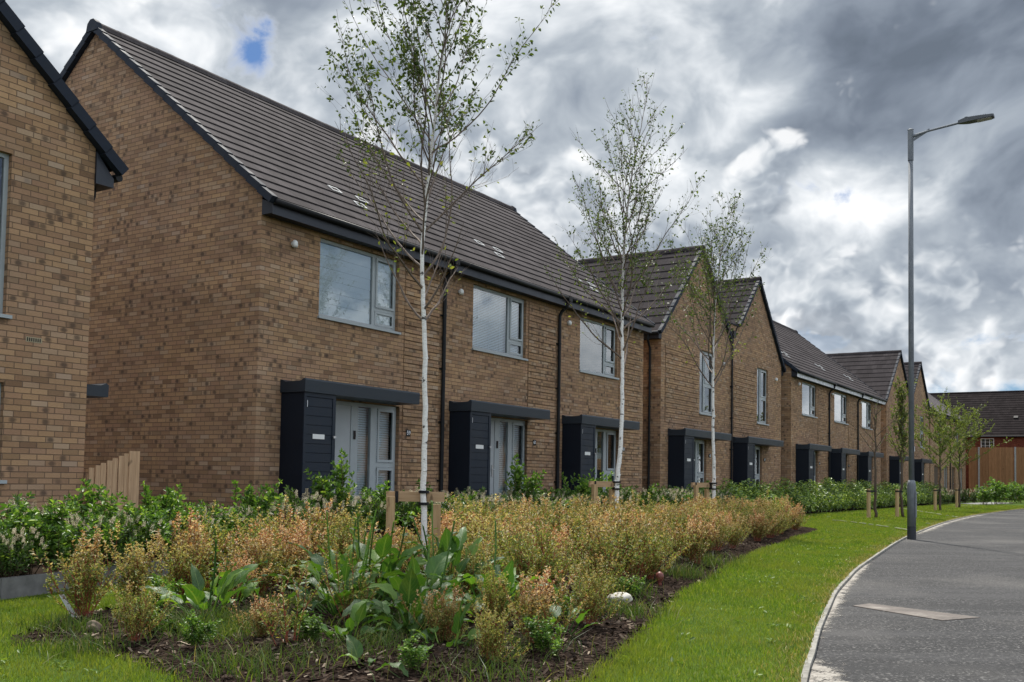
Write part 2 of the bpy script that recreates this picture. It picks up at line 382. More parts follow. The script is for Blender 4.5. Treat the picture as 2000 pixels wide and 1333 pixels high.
def birch_bark():
    m,nt,b=newmat('white_birch_bark'); co=nt.coord()
    n=nt.noise(nt.vm('MULTIPLY',co,(22,22,70)),1.,4,.6); s=nt.noise(nt.vm('MULTIPLY',co,(9,9,16)),1.,3,.55)
    c=nt.ramp(n,[(.25,(.52,.48,.43)),(.5,(.72,.70,.66)),(.75,(.83,.82,.79))])
    c=nt.mix(nt.mr(n,.64,.72,0,.6),c,(.20,.16,.13,1))
    c=nt.mix(nt.mr(s,.60,.66,0,.95),c,(.030,.026,.023,1))
    z=nt.sep(co)[2]; c=nt.mix(nt.mr(z,3.8,6.4,0,.8),c,(.22,.175,.145,1))
    nt.put(b.inputs['Base Color'],c); b.inputs['Roughness'].default_value=.6; nt.put(b.inputs['Normal'],nt.bump(n,.3,.004)); return m
M['birch']=birch_bark()
def dock_mat():
    m,nt,b=newmat('dock_leaf'); out=nt.n['Material Output']; uv=nt.sep(nt.uv())
    isl=nt.new('ShaderNodeNewGeometry').outputs['Random Per Island']
    c=nt.ramp(isl,[(0,(.030,.080,.016)),(.5,(.050,.125,.022)),(.85,(.08,.175,.026)),(1,(.15,.25,.03))])
    au=nt.m('ABSOLUTE',uv[0])
    ph=nt.m('SUBTRACT',nt.m('MULTIPLY',uv[1],9.),nt.m('MULTIPLY',au,5.))
    vein=nt.mr(nt.m('ABSOLUTE',nt.m('SUBTRACT',nt.m('FRACT',ph),.5)),.0,.13,1,0)
    mid=nt.mr(au,.02,.06,1,0)
    vm=nt.m('MAXIMUM',nt.m('MULTIPLY',vein,.35),nt.m('MULTIPLY',mid,.8))
    hole=nt.noise(nt.coord(),34,3,.6); c=nt.mix(nt.mr(hole,.66,.72,0,.7),c,(.16,.10,.03,1)); blo=nt.noise(nt.coord(),9,4,.6); c=nt.mix(nt.mr(blo,.5,.72,0,.45),c,(.12,.17,.03,1))
    c=nt.mix(nt.m('MULTIPLY',vm,.5),c,(.20,.28,.09,1))
    nt.put(b.inputs['Base Color'],c); b.inputs['Roughness'].default_value=.5; b.inputs['Specular IOR Level'].default_value=.5
    nt.put(b.inputs['Normal'],nt.bump(nt.m('SUBTRACT',1.,vm),.45,.008))
    tr=nt.new('ShaderNodeBsdfTranslucent'); nt.put(tr.inputs[0],nt.mix(1.,c,(1.5,1.5,.5,1),'MULTIPLY'))
    mx=nt.new('ShaderNodeMixShader'); mx.inputs[0].default_value=.38
    nt.l.new(b.outputs[0],mx.inputs[1]); nt.l.new(tr.outputs[0],mx.inputs[2]); nt.l.new(mx.outputs[0],out.inputs[0]); return m
M['dock']=dock_mat()
M['grassblade']=leaf_mat('grass_blade',[(0,(.060,.115,.014)),(.4,(.105,.182,.020)),(.75,(.155,.228,.027)),(.93,(.22,.26,.045)),(1,(.34,.32,.13))],rough=.5,trans=.45,tcol=(1.3,1.25,.45),spec=.3,drift=((.18,.205,.04),(.050,.10,.013)))
M['longgrass']=leaf_mat('long_grass_blade',[(0,(.035,.075,.014)),(.5,(.07,.12,.022)),(.85,(.12,.16,.035)),(1,(.26,.22,.10))],rough=.5,trans=.4,tcol=(1.2,1.2,.5),spec=.3)
def lawn_mat():
    m,nt,b=newmat('lawn_grass'); co=nt.coord()
    n=nt.noise(co,1.1,5,.6); f=nt.noise(co,60,4,.7)
    c=nt.ramp(n,[(.3,(.045,.085,.010)),(.5,(.062,.115,.012)),(.7,(.085,.13,.016))])
    c=nt.mix(nt.mr(f,.3,.7,0,.6),c,(.035,.05,.010,1))
    c=nt.mix(nt.mr(nt.noise(co,3.2,4,.6),.62,.74,0,.5),c,(.15,.15,.045,1))
    nt.put(b.inputs['Base Color'],c); b.inputs['Roughness'].default_value=.95; b.inputs['Specular IOR Level'].default_value=.1
    nt.put(b.inputs['Normal'],nt.bump(f,.6,.02)); return m
M['lawn']=lawn_mat()
def mulch_mat():
    m,nt,b=newmat('bark_mulch'); co=nt.coord()
    w=nt.noise(co,3,4,.6,col=True); v=nt.new('ShaderNodeTexVoronoi'); v.inputs['Scale'].default_value=38
    nt.put(v.inputs['Vector'],nt.vm('ADD',nt.vm('MULTIPLY',co,(1,1.6,1)),nt.vm('SCALE',w,.25)))
    c=nt.ramp(nt.sep(v.outputs['Color'])[0],[(0,(.009,.006,.0045)),(.5,(.018,.012,.009)),(.85,(.034,.023,.017)),(1,(.07,.05,.038))])
    nt.put(b.inputs['Base Color'],c); b.inputs['Roughness'].default_value=1.; b.inputs['Specular IOR Level'].default_value=.02
    nt.put(b.inputs['Normal'],nt.bump(nt.sep(v.outputs['Color'])[1],.8,.02)); return m
M['mulch']=mulch_mat()
M['chip']=leaf_mat('bark_chip',[(0,(.011,.0075,.006)),(.5,(.025,.017,.013)),(.8,(.055,.039,.030)),(.93,(.13,.10,.075)),(1,(.34,.28,.21))],rough=.9,trans=0.02,spec=.06)
def asphalt_mat():
    m,nt,b=newmat('worn_asphalt'); co=nt.coord()
    a=nt.noise(co,85,3,.75); v=nt.new('ShaderNodeTexVoronoi'); v.inputs['Scale'].default_value=70; nt.put(v.inputs['Vector'],co)
    ag=nt.sep(v.outputs['Color'])[0]
    # rake marks laid across the road, dusty patches
    w=nt.noise(co,.5,3,.5,col=True)
    uu=nt.vm('DOT_PRODUCT',co,(.84,.54,0)); vv=nt.vm('DOT_PRODUCT',co,(.54,-.84,0))
    rk=nt.noise(nt.vm('ADD',nt.xyz(nt.m('MULTIPLY',uu,1.9),nt.m('MULTIPLY',vv,.17),0),nt.vm('SCALE',w,.8)),1.25,7,.66)
    big=nt.noise(co,.35,5,.6)
    c=nt.ramp(ag,[(0,(.009,.009,.0098)),(.5,(.018,.0177,.0187)),(.85,(.037,.0365,.0375)),(1,(.14,.135,.13))])
    c=nt.mix(nt.mr(rk,.50,.62,0,.75),c,(.052,.051,.052,1))
    c=nt.mix(nt.mr(rk,.48,.36,0,.85),c,(.014,.014,.0155,1))
    dust=nt.m('MULTIPLY',nt.mr(big,.50,.72,0,.55),nt.mr(a,.3,.65,.3,1))
    c=nt.mix(dust,c,(.145,.136,.126,1))
    nt.put(b.inputs['Base Color'],c); nt.put(b.inputs['Roughness'],nt.mr(rk,.3,.7,.78,.92)); b.inputs['Specular IOR Level'].default_value=.3
    h=nt.m('ADD',nt.m('MULTIPLY',ag,.6),nt.m('MULTIPLY',a,.5)); nt.put(b.inputs['Normal'],nt.bump(h,.8,.008)); return m
M['asphalt']=asphalt_mat()
def dust_mat():
    m,nt,b=newmat('pale_sand_dust'); co=nt.coord()
    n=nt.noise(co,12,5,.7); c=nt.ramp(n,[(.3,(.20,.18,.155)),(.7,(.36,.335,.295))])
    nt.put(b.inputs['Base Color'],c); b.inputs['Roughness'].default_value=.95
    uv=nt.sep(nt.uv()); al=nt.mr(nt.m('SUBTRACT',nt.m('ADD',nt.noise(co,7,7,.75),nt.m('MULTIPLY',nt.noise(co,55,2,.6),.45)),nt.m('ADD',nt.m('MULTIPLY',uv[1],.42),uv[0])),.50,.66,0,1)
    nt.put(b.inputs['Alpha'],al); return m
M['dust']=dust_mat()
def kerb_mat():
    m,nt,b=newmat('pale_concrete_edging'); uv=nt.sep(nt.uv()); co=nt.coord()
    fu=nt.m('FRACT',nt.m('DIVIDE',uv[0],.915)); g=nt.mr(nt.m('MINIMUM',fu,nt.m('SUBTRACT',1.,fu)),.004,.009,1,0)
    n=nt.noise(co,7,6,.7); c=nt.ramp(n,[(.3,(.10,.095,.08)),(.5,(.21,.20,.175)),(.72,(.34,.325,.295))])
    c=nt.mix(nt.m('MULTIPLY',g,.8),c,(.06,.055,.045,1))
    nt.put(b.inputs['Base Color'],c); b.inputs['Roughness'].default_value=.9; nt.put(b.inputs['Normal'],nt.bump(nt.noise(co,60,4,.7),.4,.006)); return m
M['kerb']=kerb_mat()
def cover_mat():
    m,nt,b=newmat('worn_chequered_cover'); co=nt.coord(); s=nt.sep(co)
    a=nt.m('FRACT',nt.m('MULTIPLY',nt.m('ADD',s[0],s[1]),16.)); c2=nt.m('FRACT',nt.m('MULTIPLY',nt.m('SUBTRACT',s[0],s[1]),16.))
    p=nt.m('MULTIPLY',nt.mr(nt.m('ABSOLUTE',nt.m('SUBTRACT',a,.5)),.12,.25,1,0),nt.mr(nt.m('ABSOLUTE',nt.m('SUBTRACT',c2,.5)),.12,.38,1,0))
    n=nt.noise(co,4,5,.65)
    c=nt.ramp(n,[(.3,(.042,.035,.030)),(.5,(.085,.07,.06)),(.7,(.20,.178,.155))])
    c=nt.mix(nt.m('MULTIPLY',p,.55),c,(.16,.12,.095,1))
    nt.put(b.inputs['Base Color'],c); b.inputs['Roughness'].default_value=.75; nt.put(b.inputs['Normal'],nt.bump(p,.5,.004)); return m
M['cover']=cover_mat()
def ground_mat():
    m,nt,b=newmat('far_ground'); co=nt.coord(); n=nt.noise(co,.05,5,.6)
    nt.put(b.inputs['Base Color'],nt.ramp(n,[(.35,(.05,.08,.014)),(.65,(.085,.10,.03))])); b.inputs['Roughness'].default_value=.95; return m
M['ground']=ground_mat()
M['soil']=plain('dark_planting_soil',(.028,.020,.015),1.,.02,nz=.4,nscale=14,bump=.6,bscale=40)

M['drygrass']=leaf_mat('dry_grass_blade',[(0,(.10,.12,.025)),(.4,(.20,.19,.05)),(.8,(.36,.31,.13)),(1,(.45,.40,.22))],rough=.6,trans=.4,spec=.2)
M['weed']=leaf_mat('lawn_weed_leaf',[(0,(.07,.14,.02)),(.5,(.13,.22,.03)),(1,(.24,.33,.06))],rough=.5,trans=.4)
# ================================================================== BUILDINGS
def grid_wall(mb,fy,u0,u1,v0,v1,holes,rev=.10,axis='y',sgn=1):
    us=sorted(set([u0,u1]+[h[0] for h in holes]+[h[1] for h in holes])); vs=sorted(set([v0,v1]+[h[2] for h in holes]+[h[3] for h in holes]))
    P=(lambda u,w,v:(u,w,v)) if axis=='y' else (lambda u,w,v:(w,u,v))
    for i in range(len(us)-1):
        for j in range(len(vs)-1):
            a,b,c,d=us[i],us[i+1],vs[j],vs[j+1]; mu,mv=(a+b)/2,(c+d)/2
            if any(h[0]<mu<h[1] and h[2]<mv<h[3] for h in holes): continue
            mb.poly([P(a,fy,c),P(b,fy,c),P(b,fy,d),P(a,fy,d)])
    g=fy+rev*sgn
    for a,b,c,d in holes:
        mb.poly([P(a,fy,c),P(a,g,c),P(a,g,d),P(a,fy,d)]); mb.poly([P(b,fy,c),P(b,fy,d),P(b,g,d),P(b,g,c)])
        mb.poly([P(a,fy,d),P(a,g,d),P(b,g,d),P(b,fy,d)]); mb.poly([P(a,fy,c),P(b,fy,c),P(b,g,c),P(a,g,c)])
def slope(mb,A,B,C,D,n,t=.028,g=.345,u0=0):
    """tiled roof plane: eave A-B, ridge D-C (D above A)"""
    A,B,C,D=[np.asarray(p,float) for p in (A,B,C,D)]
    nr=unit(np.cross(B-A,D-A)); nr=nr if nr[2]>0 else -nr
    W=np.linalg.norm(B-A)
    for i in range(n):
        s0,s1=i/n,(i+1)/n
        a=A+(D-A)*s0+nr*t; b=B+(C-B)*s0+nr*t; c=B+(C-B)*s1+nr*.004; d=A+(D-A)*s1+nr*.004
        mb.poly([a,b,c,d],uv=[(u0,i*g),(u0+W,i*g),(u0+W,(i+.99)*g),(u0,(i+.99)*g)])
        a0=A+(D-A)*s0+nr*(.004 if i else -.03); b0=B+(C-B)*s0+nr*(.004 if i else -.03)
        mb.poly([a0,b0,b,a],uv=[(u0,i*g),(u0+W,i*g),(u0+W,i*g+.01),(u0,i*g+.01)])
def verge(mb,A,D,n,side,w=.075,h=.125,t=.045):
    """row of verge caps from eave A to ridge D; side = outward unit vector"""
    A=np.asarray(A,float); D=np.asarray(D,float); side=np.asarray(side,float)
    nr=unit(np.cross(D-A,side)); nr=nr if nr[2]>0 else -nr
    for i in range(n):
        p=A+(D-A)*(i/n)-unit(D-A)*.012; L=(D-A)/n*1.02
        o=p-side*.05+nr*(t-h); lift=nr*.022
        q=[o,o+side*(w+.05),o+side*(w+.05)+L-lift,o+L-lift]
        mb.hexa([*q,*[x+nr*h for x in q]])
def window(par,x0,x1,z0,z1,fy,style,blind=None,fm='frame',sill=True,rec=.07):
    y=fy+rec
    f=MB(); w=.055
    f.box(x0,x0+w,y,y+.06,z0,z1); f.box(x1-w,x1,y,y+.06,z0,z1); f.box(x0+w,x1-w,y,y+.06,z1-w,z1); f.box(x0+w,x1-w,y,y+.06,z0,z0+w)
    panes=[]; W=x1-x0
    if style=='wide':
        m=x0+W*.70; tz=z0+(z1-z0)*.26
        f.box(m-.04,m+.04,y,y+.06,z0+w,z1-w); f.box(m+.04,x1-w,y,y+.06,tz-.03,tz+.03)
        for a,b in ((tz+.035,z1-w-.004),(z0+w+.004,tz-.035)):   # sashes
            xa,xb=m+.045,x1-w-.004; pr=.022 if a>tz else .008; s=.045
            f.box(xa,xa+s,y-pr,y-.002,a,b); f.box(xb-s,xb,y-pr,y-.002,a,b); f.box(xa+s,xb-s,y-pr,y-.002,b-s,b); f.box(xa+s,xb-s,y-pr,y-.002,a,a+s)
            panes.append((xa+s,xb-s,a+s,b-s))
        panes.append((x0+w,m-.04,z0+w,z1-w))
    elif style=='tall':
        m=x0+W*.40; tz=z0+(z1-z0)*.47
        f.box(m-.035,m+.035,y,y+.06,z0+w,z1-w); f.box(m+.035,x1-w,y,y+.06,tz-.035,tz+.035)
        for a,b in ((tz+.04,z1-w-.004),(z0+w+.004,tz-.04)):
            xa,xb=m+.04,x1-w-.004; pr=.02 if a>tz else .008; s=.045
            f.box(xa,xa+s,y-pr,y-.002,a,b); f.box(xb-s,xb,y-pr,y-.002,a,b); f.box(xa+s,xb-s,y-pr,y-.002,b-s,b); f.box(xa+s,xb-s,y-pr,y-.002,a,a+s)
            panes.append((xa+s,xb-s,a+s,b-s))
        panes.append((x0+w,m-.035,z0+w,z1-w))
    elif style=='pair':
        m=(x0+x1)/2; f.box(m-.035,m+.035,y,y+.06,z0+w,z1-w)
        panes+= [(x0+w,m-.035,z0+w,z1-w),(m+.035,x1-w,z0+w,z1-w)]
    else: panes.append((x0+w,x1-w,z0+w,z1-w))
    win=f.build('window',M[fm],par)
    if sill:
        s=MB(); s.box(x0-.03,x1+.06,fy-.045,y+.02,z0-.045,z0-.002); s.build('sill',M[fm],win)
    for p in panes:
        g=MB(); g.poly([(p[0]-.004,y+.025,p[2]-.004),(p[1]+.004,y+.025,p[2]-.004),(p[1]+.004,y+.025,p[3]+.004),(p[0]-.004,y+.025,p[3]+.004)]); g.build('pane',M['glass'],win)
    if blind=='roller':
        b=MB(); nb=12; bh=(z1-z0-.12)/nb
        for i in range(nb): b.obox((x0+.07,y+.05+.004*(i%2),z0+.06+i*bh),(x1-x0-.14,0,0),(0,.004,0),(0,.006,bh*1.01))
        b.build('blind',M['blind'],win)
    elif blind=='venetian':
        b=MB(); n=int((z1-z0-.1)/.036)
        for i in range(n): b.obox((x0+.08,y+.10,z0+.06+i*.036),(x1-x0-.16,0,0),(0,.016,.031),(0,.002,.0))
        for k in (.2,.4,.6,.8): b.box(x0+W*k-.008,x0+W*k+.008,y+.094,y+.096,z0+.06,z1-.05)
        b.build('blind',M['slat'],win)
    elif blind=='curtain':
        b=MB(); xs=np.linspace(x0+.06,x0+.06+W*.22,14)
        for a,c,i in zip(xs[:-1],xs[1:],range(13)):
            b.poly([(a,y+.12+.03*(i%2),z0+.05),(c,y+.12+.03*((i+1)%2),z0+.05),(c,y+.12+.03*((i+1)%2),z1-.05),(a,y+.12+.03*(i%2),z1-.05)])
        b.build('blind',M['slat'],win)
    return win

def text_mesh(txt,size,loc,par,mat):
    cu=bpy.data.curves.new('digits','FONT'); cu.body=txt; cu.size=size; cu.align_x='CENTER'; cu.align_y='CENTER'; cu.extrude=.001
    t=bpy.data.objects.new('tmp',cu); col.objects.link(t); bpy.context.view_layer.update()
    me=bpy.data.meshes.new_from_object(t.evaluated_get(bpy.context.evaluated_depsgraph_get()))
    bpy.data.objects.remove(t); bpy.data.curves.remove(cu)
    me.name='digits'; me.transform(Matrix.Rotation(R(90),4,'X')); me.materials.clear(); me.materials.append(mat)
    o=bpy.data.objects.new('digits',me); col.objects.link(o); o.parent=par
    org=V(0,0,0); p=par
    while p is not None: org=org+V(*p.location); p=p.parent
    o.location=V(*loc)-org; return o

def porch(par,bx,fy,L,number,detail=True,blind=None,zt=0):
    """meter cupboard, canopy, glazed door set; bx = left edge of the cupboard"""
    c=MB(); P=[(0,2.445),(-.57,2.445),(-.578,2.64),(-.566,2.670),(-.535,2.668),(-.48,2.632),(-.12,2.622),(-.05,2.655),(0,2.665)]
    c.prism([(fy-.002+a,z) for a,z in P],bx-.03,bx-.03+L); c.build('canopy',M['canopy'],par)
    k=MB(); k.box(bx,bx+.76,fy-.515,fy-.002,.16,2.443); cup=k.build('meter_cupboard',M['navyside'],par)
    d=MB(); y=fy-.515
    d.box(bx,bx+.055,y-.022,y-.001,.16,2.442); d.box(bx+.685,bx+.76,y-.022,y-.001,.16,2.442)
    d.box(bx+.055,bx+.685,y-.022,y-.001,2.375,2.442); d.box(bx+.055,bx+.685,y-.022,y-.001,.16,.20)
    nb=14; h=(2.372-.205)/nb
    for i in range(nb): d.box(bx+.058,bx+.682,y-.012,y-.001,.205+i*h,.205+(i+1)*h-.010)
    d.build('cupboard_door',M['navy'],cup)
    lp=MB(); lp.box(bx+.22,bx+.50,y-.019,y-.0125,1.675,1.755); lp.build('letter_plate',M['white'],cup)
    if detail:
        hg=MB(); hg.box(bx+.06,bx+.072,y-.03,y-.0225,2.20,2.31); hg.build('hinge',M['steel'],cup)
        lk=MB(); lk.tube([(bx+.70,y-.06,1.72),(bx+.70,y-.0225,1.72)],.022,10); lk.tube([(bx+.735,y-.055,1.725),(bx+.735,y-.0225,1.725)],.018,10); lk.build('lock',M['steel'],cup)
    # door set
    x0,x1=bx+.78,bx+3.13; y=fy+.075; z0,z1=.27,2.42
    f=MB()
    f.box(x0,x0+.06,y,y+.07,z0,z1); f.box(x1-.065,x1,y,y+.07,z0,z1); f.box(x0+.06,x1-.065,y,y+.07,z1-.065,z1)
    f.box(bx+1.84,bx+2.035,y,y+.07,z0,z1-.065); f.box(bx+2.39,bx+2.565,y,y+.07,z0,z1-.065)
    f.box(bx+2.035,bx+2.39,y,y+.07,z0,z0+.07); f.box(bx+2.565,x1-.065,y,y+.07,z0,z0+.07); f.box(bx+2.565,x1-.065,y,y+.07,1.235,1.33)
    sx0,sx1=bx+2.575,x1-.07; s=.05
    for a,b in ((1.335,z1-.07),(z0+.075,1.23)):
        f.box(sx0,sx0+s,y-.02,y-.002,a,b); f.box(sx1-s,sx1,y-.02,y-.002,a,b); f.box(sx0+s,sx1-s,y-.02,y-.002,b-s,b); f.box(sx0+s,sx1-s,y-.02,y-.002,a,a+s)
    f.box(x0,x1+.02,fy-.05,y+.05,z0-.06,z0-.002)
    fr=f.build('door_frame',M['frame'],par)
    for a,b,c0,d0 in ((bx+2.03,bx+2.395,z0+.065,z1-.06),(sx0+s-.004,sx1-s+.004,1.335+s-.004,z1-.07-s+.004),(sx0+s-.004,sx1-s+.004,z0+.075+s-.004,1.23-s+.004)):
        g=MB(); g.poly([(a,y+.03,c0),(b,y+.03,c0),(b,y+.03,d0),(a,y+.03,d0)]); g.build('pane',M['glass'],fr)
    dl=MB(); dl.box(x0+.062,bx+1.838,y+.012,y+.06,z0+.01,z1-.067); dr=dl.build('door',M['door'],par)
    hd=MB(); hd.box(bx+1.75,bx+1.785,y-.004,y+.011,1.10,1.36); hd.tube([(bx+1.767,y-.004,1.26),(bx+1.767,y-.05,1.26),(bx+1.66,y-.055,1.26)],.011,8); hd.build('handle',M['steel'],dr)
    if detail:
        bl=MB(); bl.box(bx+1.905,bx+1.955,y-.022,y-.001,1.74,1.90); bl.build('doorbell',M['plate'],fr)
    if blind:
        b=MB(); n=int(2.0/.045)
        for i in range(n): b.obox((bx+2.05,y+.12,z0+.1+i*.045),(1.02,0,0),(0,.016,.040),(0,.002,.0))
        b.build('blind',M['slat'],fr)
    n=MB(); px=bx+3.40; n.box(px-.065,px+.065,fy-.030,fy-.018,1.86,1.99); n.box(px-.05,px+.05,fy-.018,fy+.002,1.875,1.975); pl=n.build('number_plate',M['plate'],par)
    if number:
        text_mesh(number,.112,(px+.006,fy-.0315,1.925),pl,M['digit'])
        dt=MB(); dt.tube([(px-.052,fy-.032,1.925),(px-.052,fy-.030,1.925)],.007,8); dt.build('screw',M['steel'],pl)

def wall_light(par,x,z,fy):
    l=MB(); l.tube([(x,fy-.002,z),(x,fy-.02,z)],.045,12); l.tube([(x,fy-.045,z-.06),(x,fy-.05,z-.02),(x,fy-.05,z+.03),(x,fy-.045,z+.06)],[.045,.055,.05,.02],12); l.tube([(x,fy-.02,z),(x,fy-.05,z)],.03,8)
    l.build('wall_light',M['white'],par,smooth=True)
def downpipe(par,x,fy,ztop=5.46,gy=-.285,label=None,neck=True):
    d=MB(); y=fy-.06
    pts=[(x,y,.12),(x,y,ztop-.42),(x,y,ztop-.36)]
    if neck: pts+= [(x+.01,y-.05,ztop-.25),(x+.02,fy+gy+.04,ztop-.14),(x+.02,fy+gy,ztop-.06),(x+.02,fy+gy,ztop+.04)]
    else: pts+= [(x,y,ztop)]
    d.tube(pts,.041,10)
    for z in (1.0,2.2,3.3,4.4):
        d.tube([(x,y,z-.025),(x,y,z+.025)],.046,10); d.box(x-.075,x+.075,y+.03,fy-.002,z-.015,z+.015)
    if neck: d.box(x-.06,x+.10,fy+gy-.075,fy+gy+.04,ztop-.02,ztop+.10)
    d.build('downpipe',M['black'],par,smooth=False)

def rusticated(par,x0,x1,z0,z1,fy,mat,holes=()):
    """every other pair of courses stands proud of the wall"""
    m=MB(); z=math.ceil(z0/.15)*.15
    while z+.135<z1:
        segs=[(x0,x1)]
        for h in holes:
            if z+.135>h[2] and z<h[3]:
                segs=[(a,b) for s in segs for a,b in ((s[0],min(s[1],h[0]-.02)),(max(s[0],h[1]+.02),s[1])) if b-a>.05]
        for a,b in segs: m.box(a,b,fy-.018,fy+.002,z+.0,z+.131)
        z+=.15
    m.build('brick_panel',mat,par)

PITCH=.819
def eaves_house(name,label,x0,x1,fy,win,bx,L,number,plight,dp=None,endL=False,endR=False,depth=9.3,blind=None,fas='fascia',tile='tile',group='terraced houses along the street',brick='brick',detail=True,vents=None,dblind=None,zl=5.0,uo=0,rust=None):
    root=empty(name,((x0+x1)/2,fy,0),label,'house',group)
    w=MB(); yr=fy+depth/2; yb=fy+depth; ze=5.36
    hole=(bx+.76,bx+3.14,.20,2.425)
    grid_wall(w,fy,x0,x1,-.1,ze,[(win[0],win[1],win[2],win[3]),hole],.14)
    w.poly([(x0,yb,-.1),(x1,yb,-.1),(x1,yb,5.6),(x0,yb,5.6)])
    za=9.47
    for e,x in ((endL,x0),(endR,x1)):
        if e: w.poly([(x,fy,-.1),(x,yb,-.1),(x,yb,5.66),(x,yr,za),(x,fy,5.66)])
    if not(endL or endR):
        for x in (x0,x1): w.poly([(x,fy,-.1),(x,yb,-.1),(x,yb,5.6),(x,fy,ze)])
    w.build('wall',M[brick],root)
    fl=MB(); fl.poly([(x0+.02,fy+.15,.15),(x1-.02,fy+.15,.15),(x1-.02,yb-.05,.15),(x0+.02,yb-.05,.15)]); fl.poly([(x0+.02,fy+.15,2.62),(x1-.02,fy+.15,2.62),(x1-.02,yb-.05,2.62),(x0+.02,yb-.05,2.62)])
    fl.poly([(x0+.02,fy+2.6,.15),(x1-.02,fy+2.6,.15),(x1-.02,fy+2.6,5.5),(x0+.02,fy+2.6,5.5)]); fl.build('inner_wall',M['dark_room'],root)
    # roof
    r=MB(); n=18; ex0=x0-(.02 if endL else 0); ex1=x1+(.02 if endR else 0)
    slope(r,(ex0,fy-.30,5.565),(ex1,fy-.30,5.565),(ex1,yr,9.60),(ex0,yr,9.60),n,u0=ex0)
    slope(r,(ex1,yb+.30,5.565),(ex0,yb+.30,5.565),(ex0,yr,9.60),(ex1,yr,9.60),n,u0=-ex1)
    rf=r.build('roof',M[tile],root)
    rd=MB(); xx=ex0; i=0
    while xx<ex1-.01:
        xe=min(xx+.45,ex1); h=.004*(i%2)
        rd.prism([(yr-.15,9.515+h),(yr-.11,9.615+h),(yr-.04,9.675+h),(yr+.04,9.675+h),(yr+.11,9.615+h),(yr+.15,9.515+h)],xx,xe-.004); xx=xe; i+=1
    rd.build('ridge',M[tile],rf)
    for e,x,s in ((endL,ex0,-1),(endR,ex1,1)):
        if e:
            v=MB(); verge(v,(x,fy-.30,5.565),(x,yr,9.60),n,(s,0,0)); verge(v,(x,yb+.30,5.565),(x,yr,9.60),n,(s,0,0))
            v.prism([(yr-.17,9.47),(yr-.13,9.63),(yr-.05,9.70),(yr+.05,9.70),(yr+.13,9.63),(yr+.17,9.47)],x-.09 if s<0 else x-.03,x+.03 if s<0 else x+.09)
            v.build('verge',M['verge'],rf)
    if vents:  # white frames paint the glare on the in-line vent tiles
        d=unit(V(0,4.95,4.035)); nr=unit(np.cross(V(1,0,0),d))
        for vx,row in vents:
            m=MB(); o=V(vx,fy-.30,5.565)+d*(row*6.386/18+.05)+nr*.03
            m.obox(o,(.26,0,0),d*.022,nr*.014); m.obox(o+d*.17,(.26,0,0),d*.022,nr*.010); m.obox(o+d*.022,(.02,0,0),d*.148,nr*.012); m.obox(o+d*.022+V(.24,0,0),(.02,0,0),d*.148,nr*.012)
            m.build('vent_tile',M['white'],rf)
    s=MB(); s.prism([(fy-.002,5.34),(fy-.235,5.34),(fy-.235,5.50),(fy-.002,5.60)],x0,x1); sf=s.build('soffit',M['soffit'],root)
    f=MB(); f.box(x0+.002,x1-.002,fy-.252,fy-.237,5.325,5.495); f.build('fascia',M[fas],root)
    g=MB(); g.tube([(x0,fy-.305,5.525),(x1,fy-.305,5.525)],.05,10); g.build('gutter',M['black'],root,smooth=True)
    if dp is not None: downpipe(root,dp,fy)
    window(root,win[0],win[1],win[2],win[3],fy,'wide',blind)
    porch(root,bx,fy,L,number,detail,dblind)
    if plight: wall_light(root,plight,zl,fy)
    if rust: rusticated(root,rust[0],rust[1],.3,5.25,fy,M[brick])
    return root
def U(x,y): return (x,y)

# ---- the near terrace: 59, 61, 63
T1=[('terraced_house','brown brick end terrace house 59 with blank gable wall and closed white blind upstairs',0,4.93,(1.39,3.58,3.87,5.27),.55,3.06,'59',.72,5.02,True,False,'roller',True,(3.78,4.90)),
    ('terraced_house','brown brick middle terrace house 61 with venetian blind, behind the nearest birch',4.93,9.72,(6.13,8.31,3.87,5.27),5.34,3.20,'61',5.61,9.80,False,False,'venetian',True,(8.42,9.68)),
    ('terraced_house','brown brick end terrace house 63 with blue sky reflected upstairs, behind the second birch',9.72,14.79,(10.96,13.10,3.87,5.27),10.10,3.30,'63',10.31,None,False,True,None,None,(13.22,14.55))]
for nm,lb,x0,x1,w,bx,L,no,pl,dp,eL,eR,bl,db,ru in T1:
    vt=[(x0+2.55,4.0),(x0+2.95,2.9),(x0+3.30,3.9)]
    h1=eaves_house(nm,lb,x0,x1,0,w,bx,L,no,pl,dp,eL,eR,blind=bl,dblind=db,rust=ru,vents=vt)
    if no=='59':
        k=MB(); k.tube([(.24,-.05,.1),(.24,-.05,.46)],.025,8); k.build('ground_pipe',M['black'],h1)
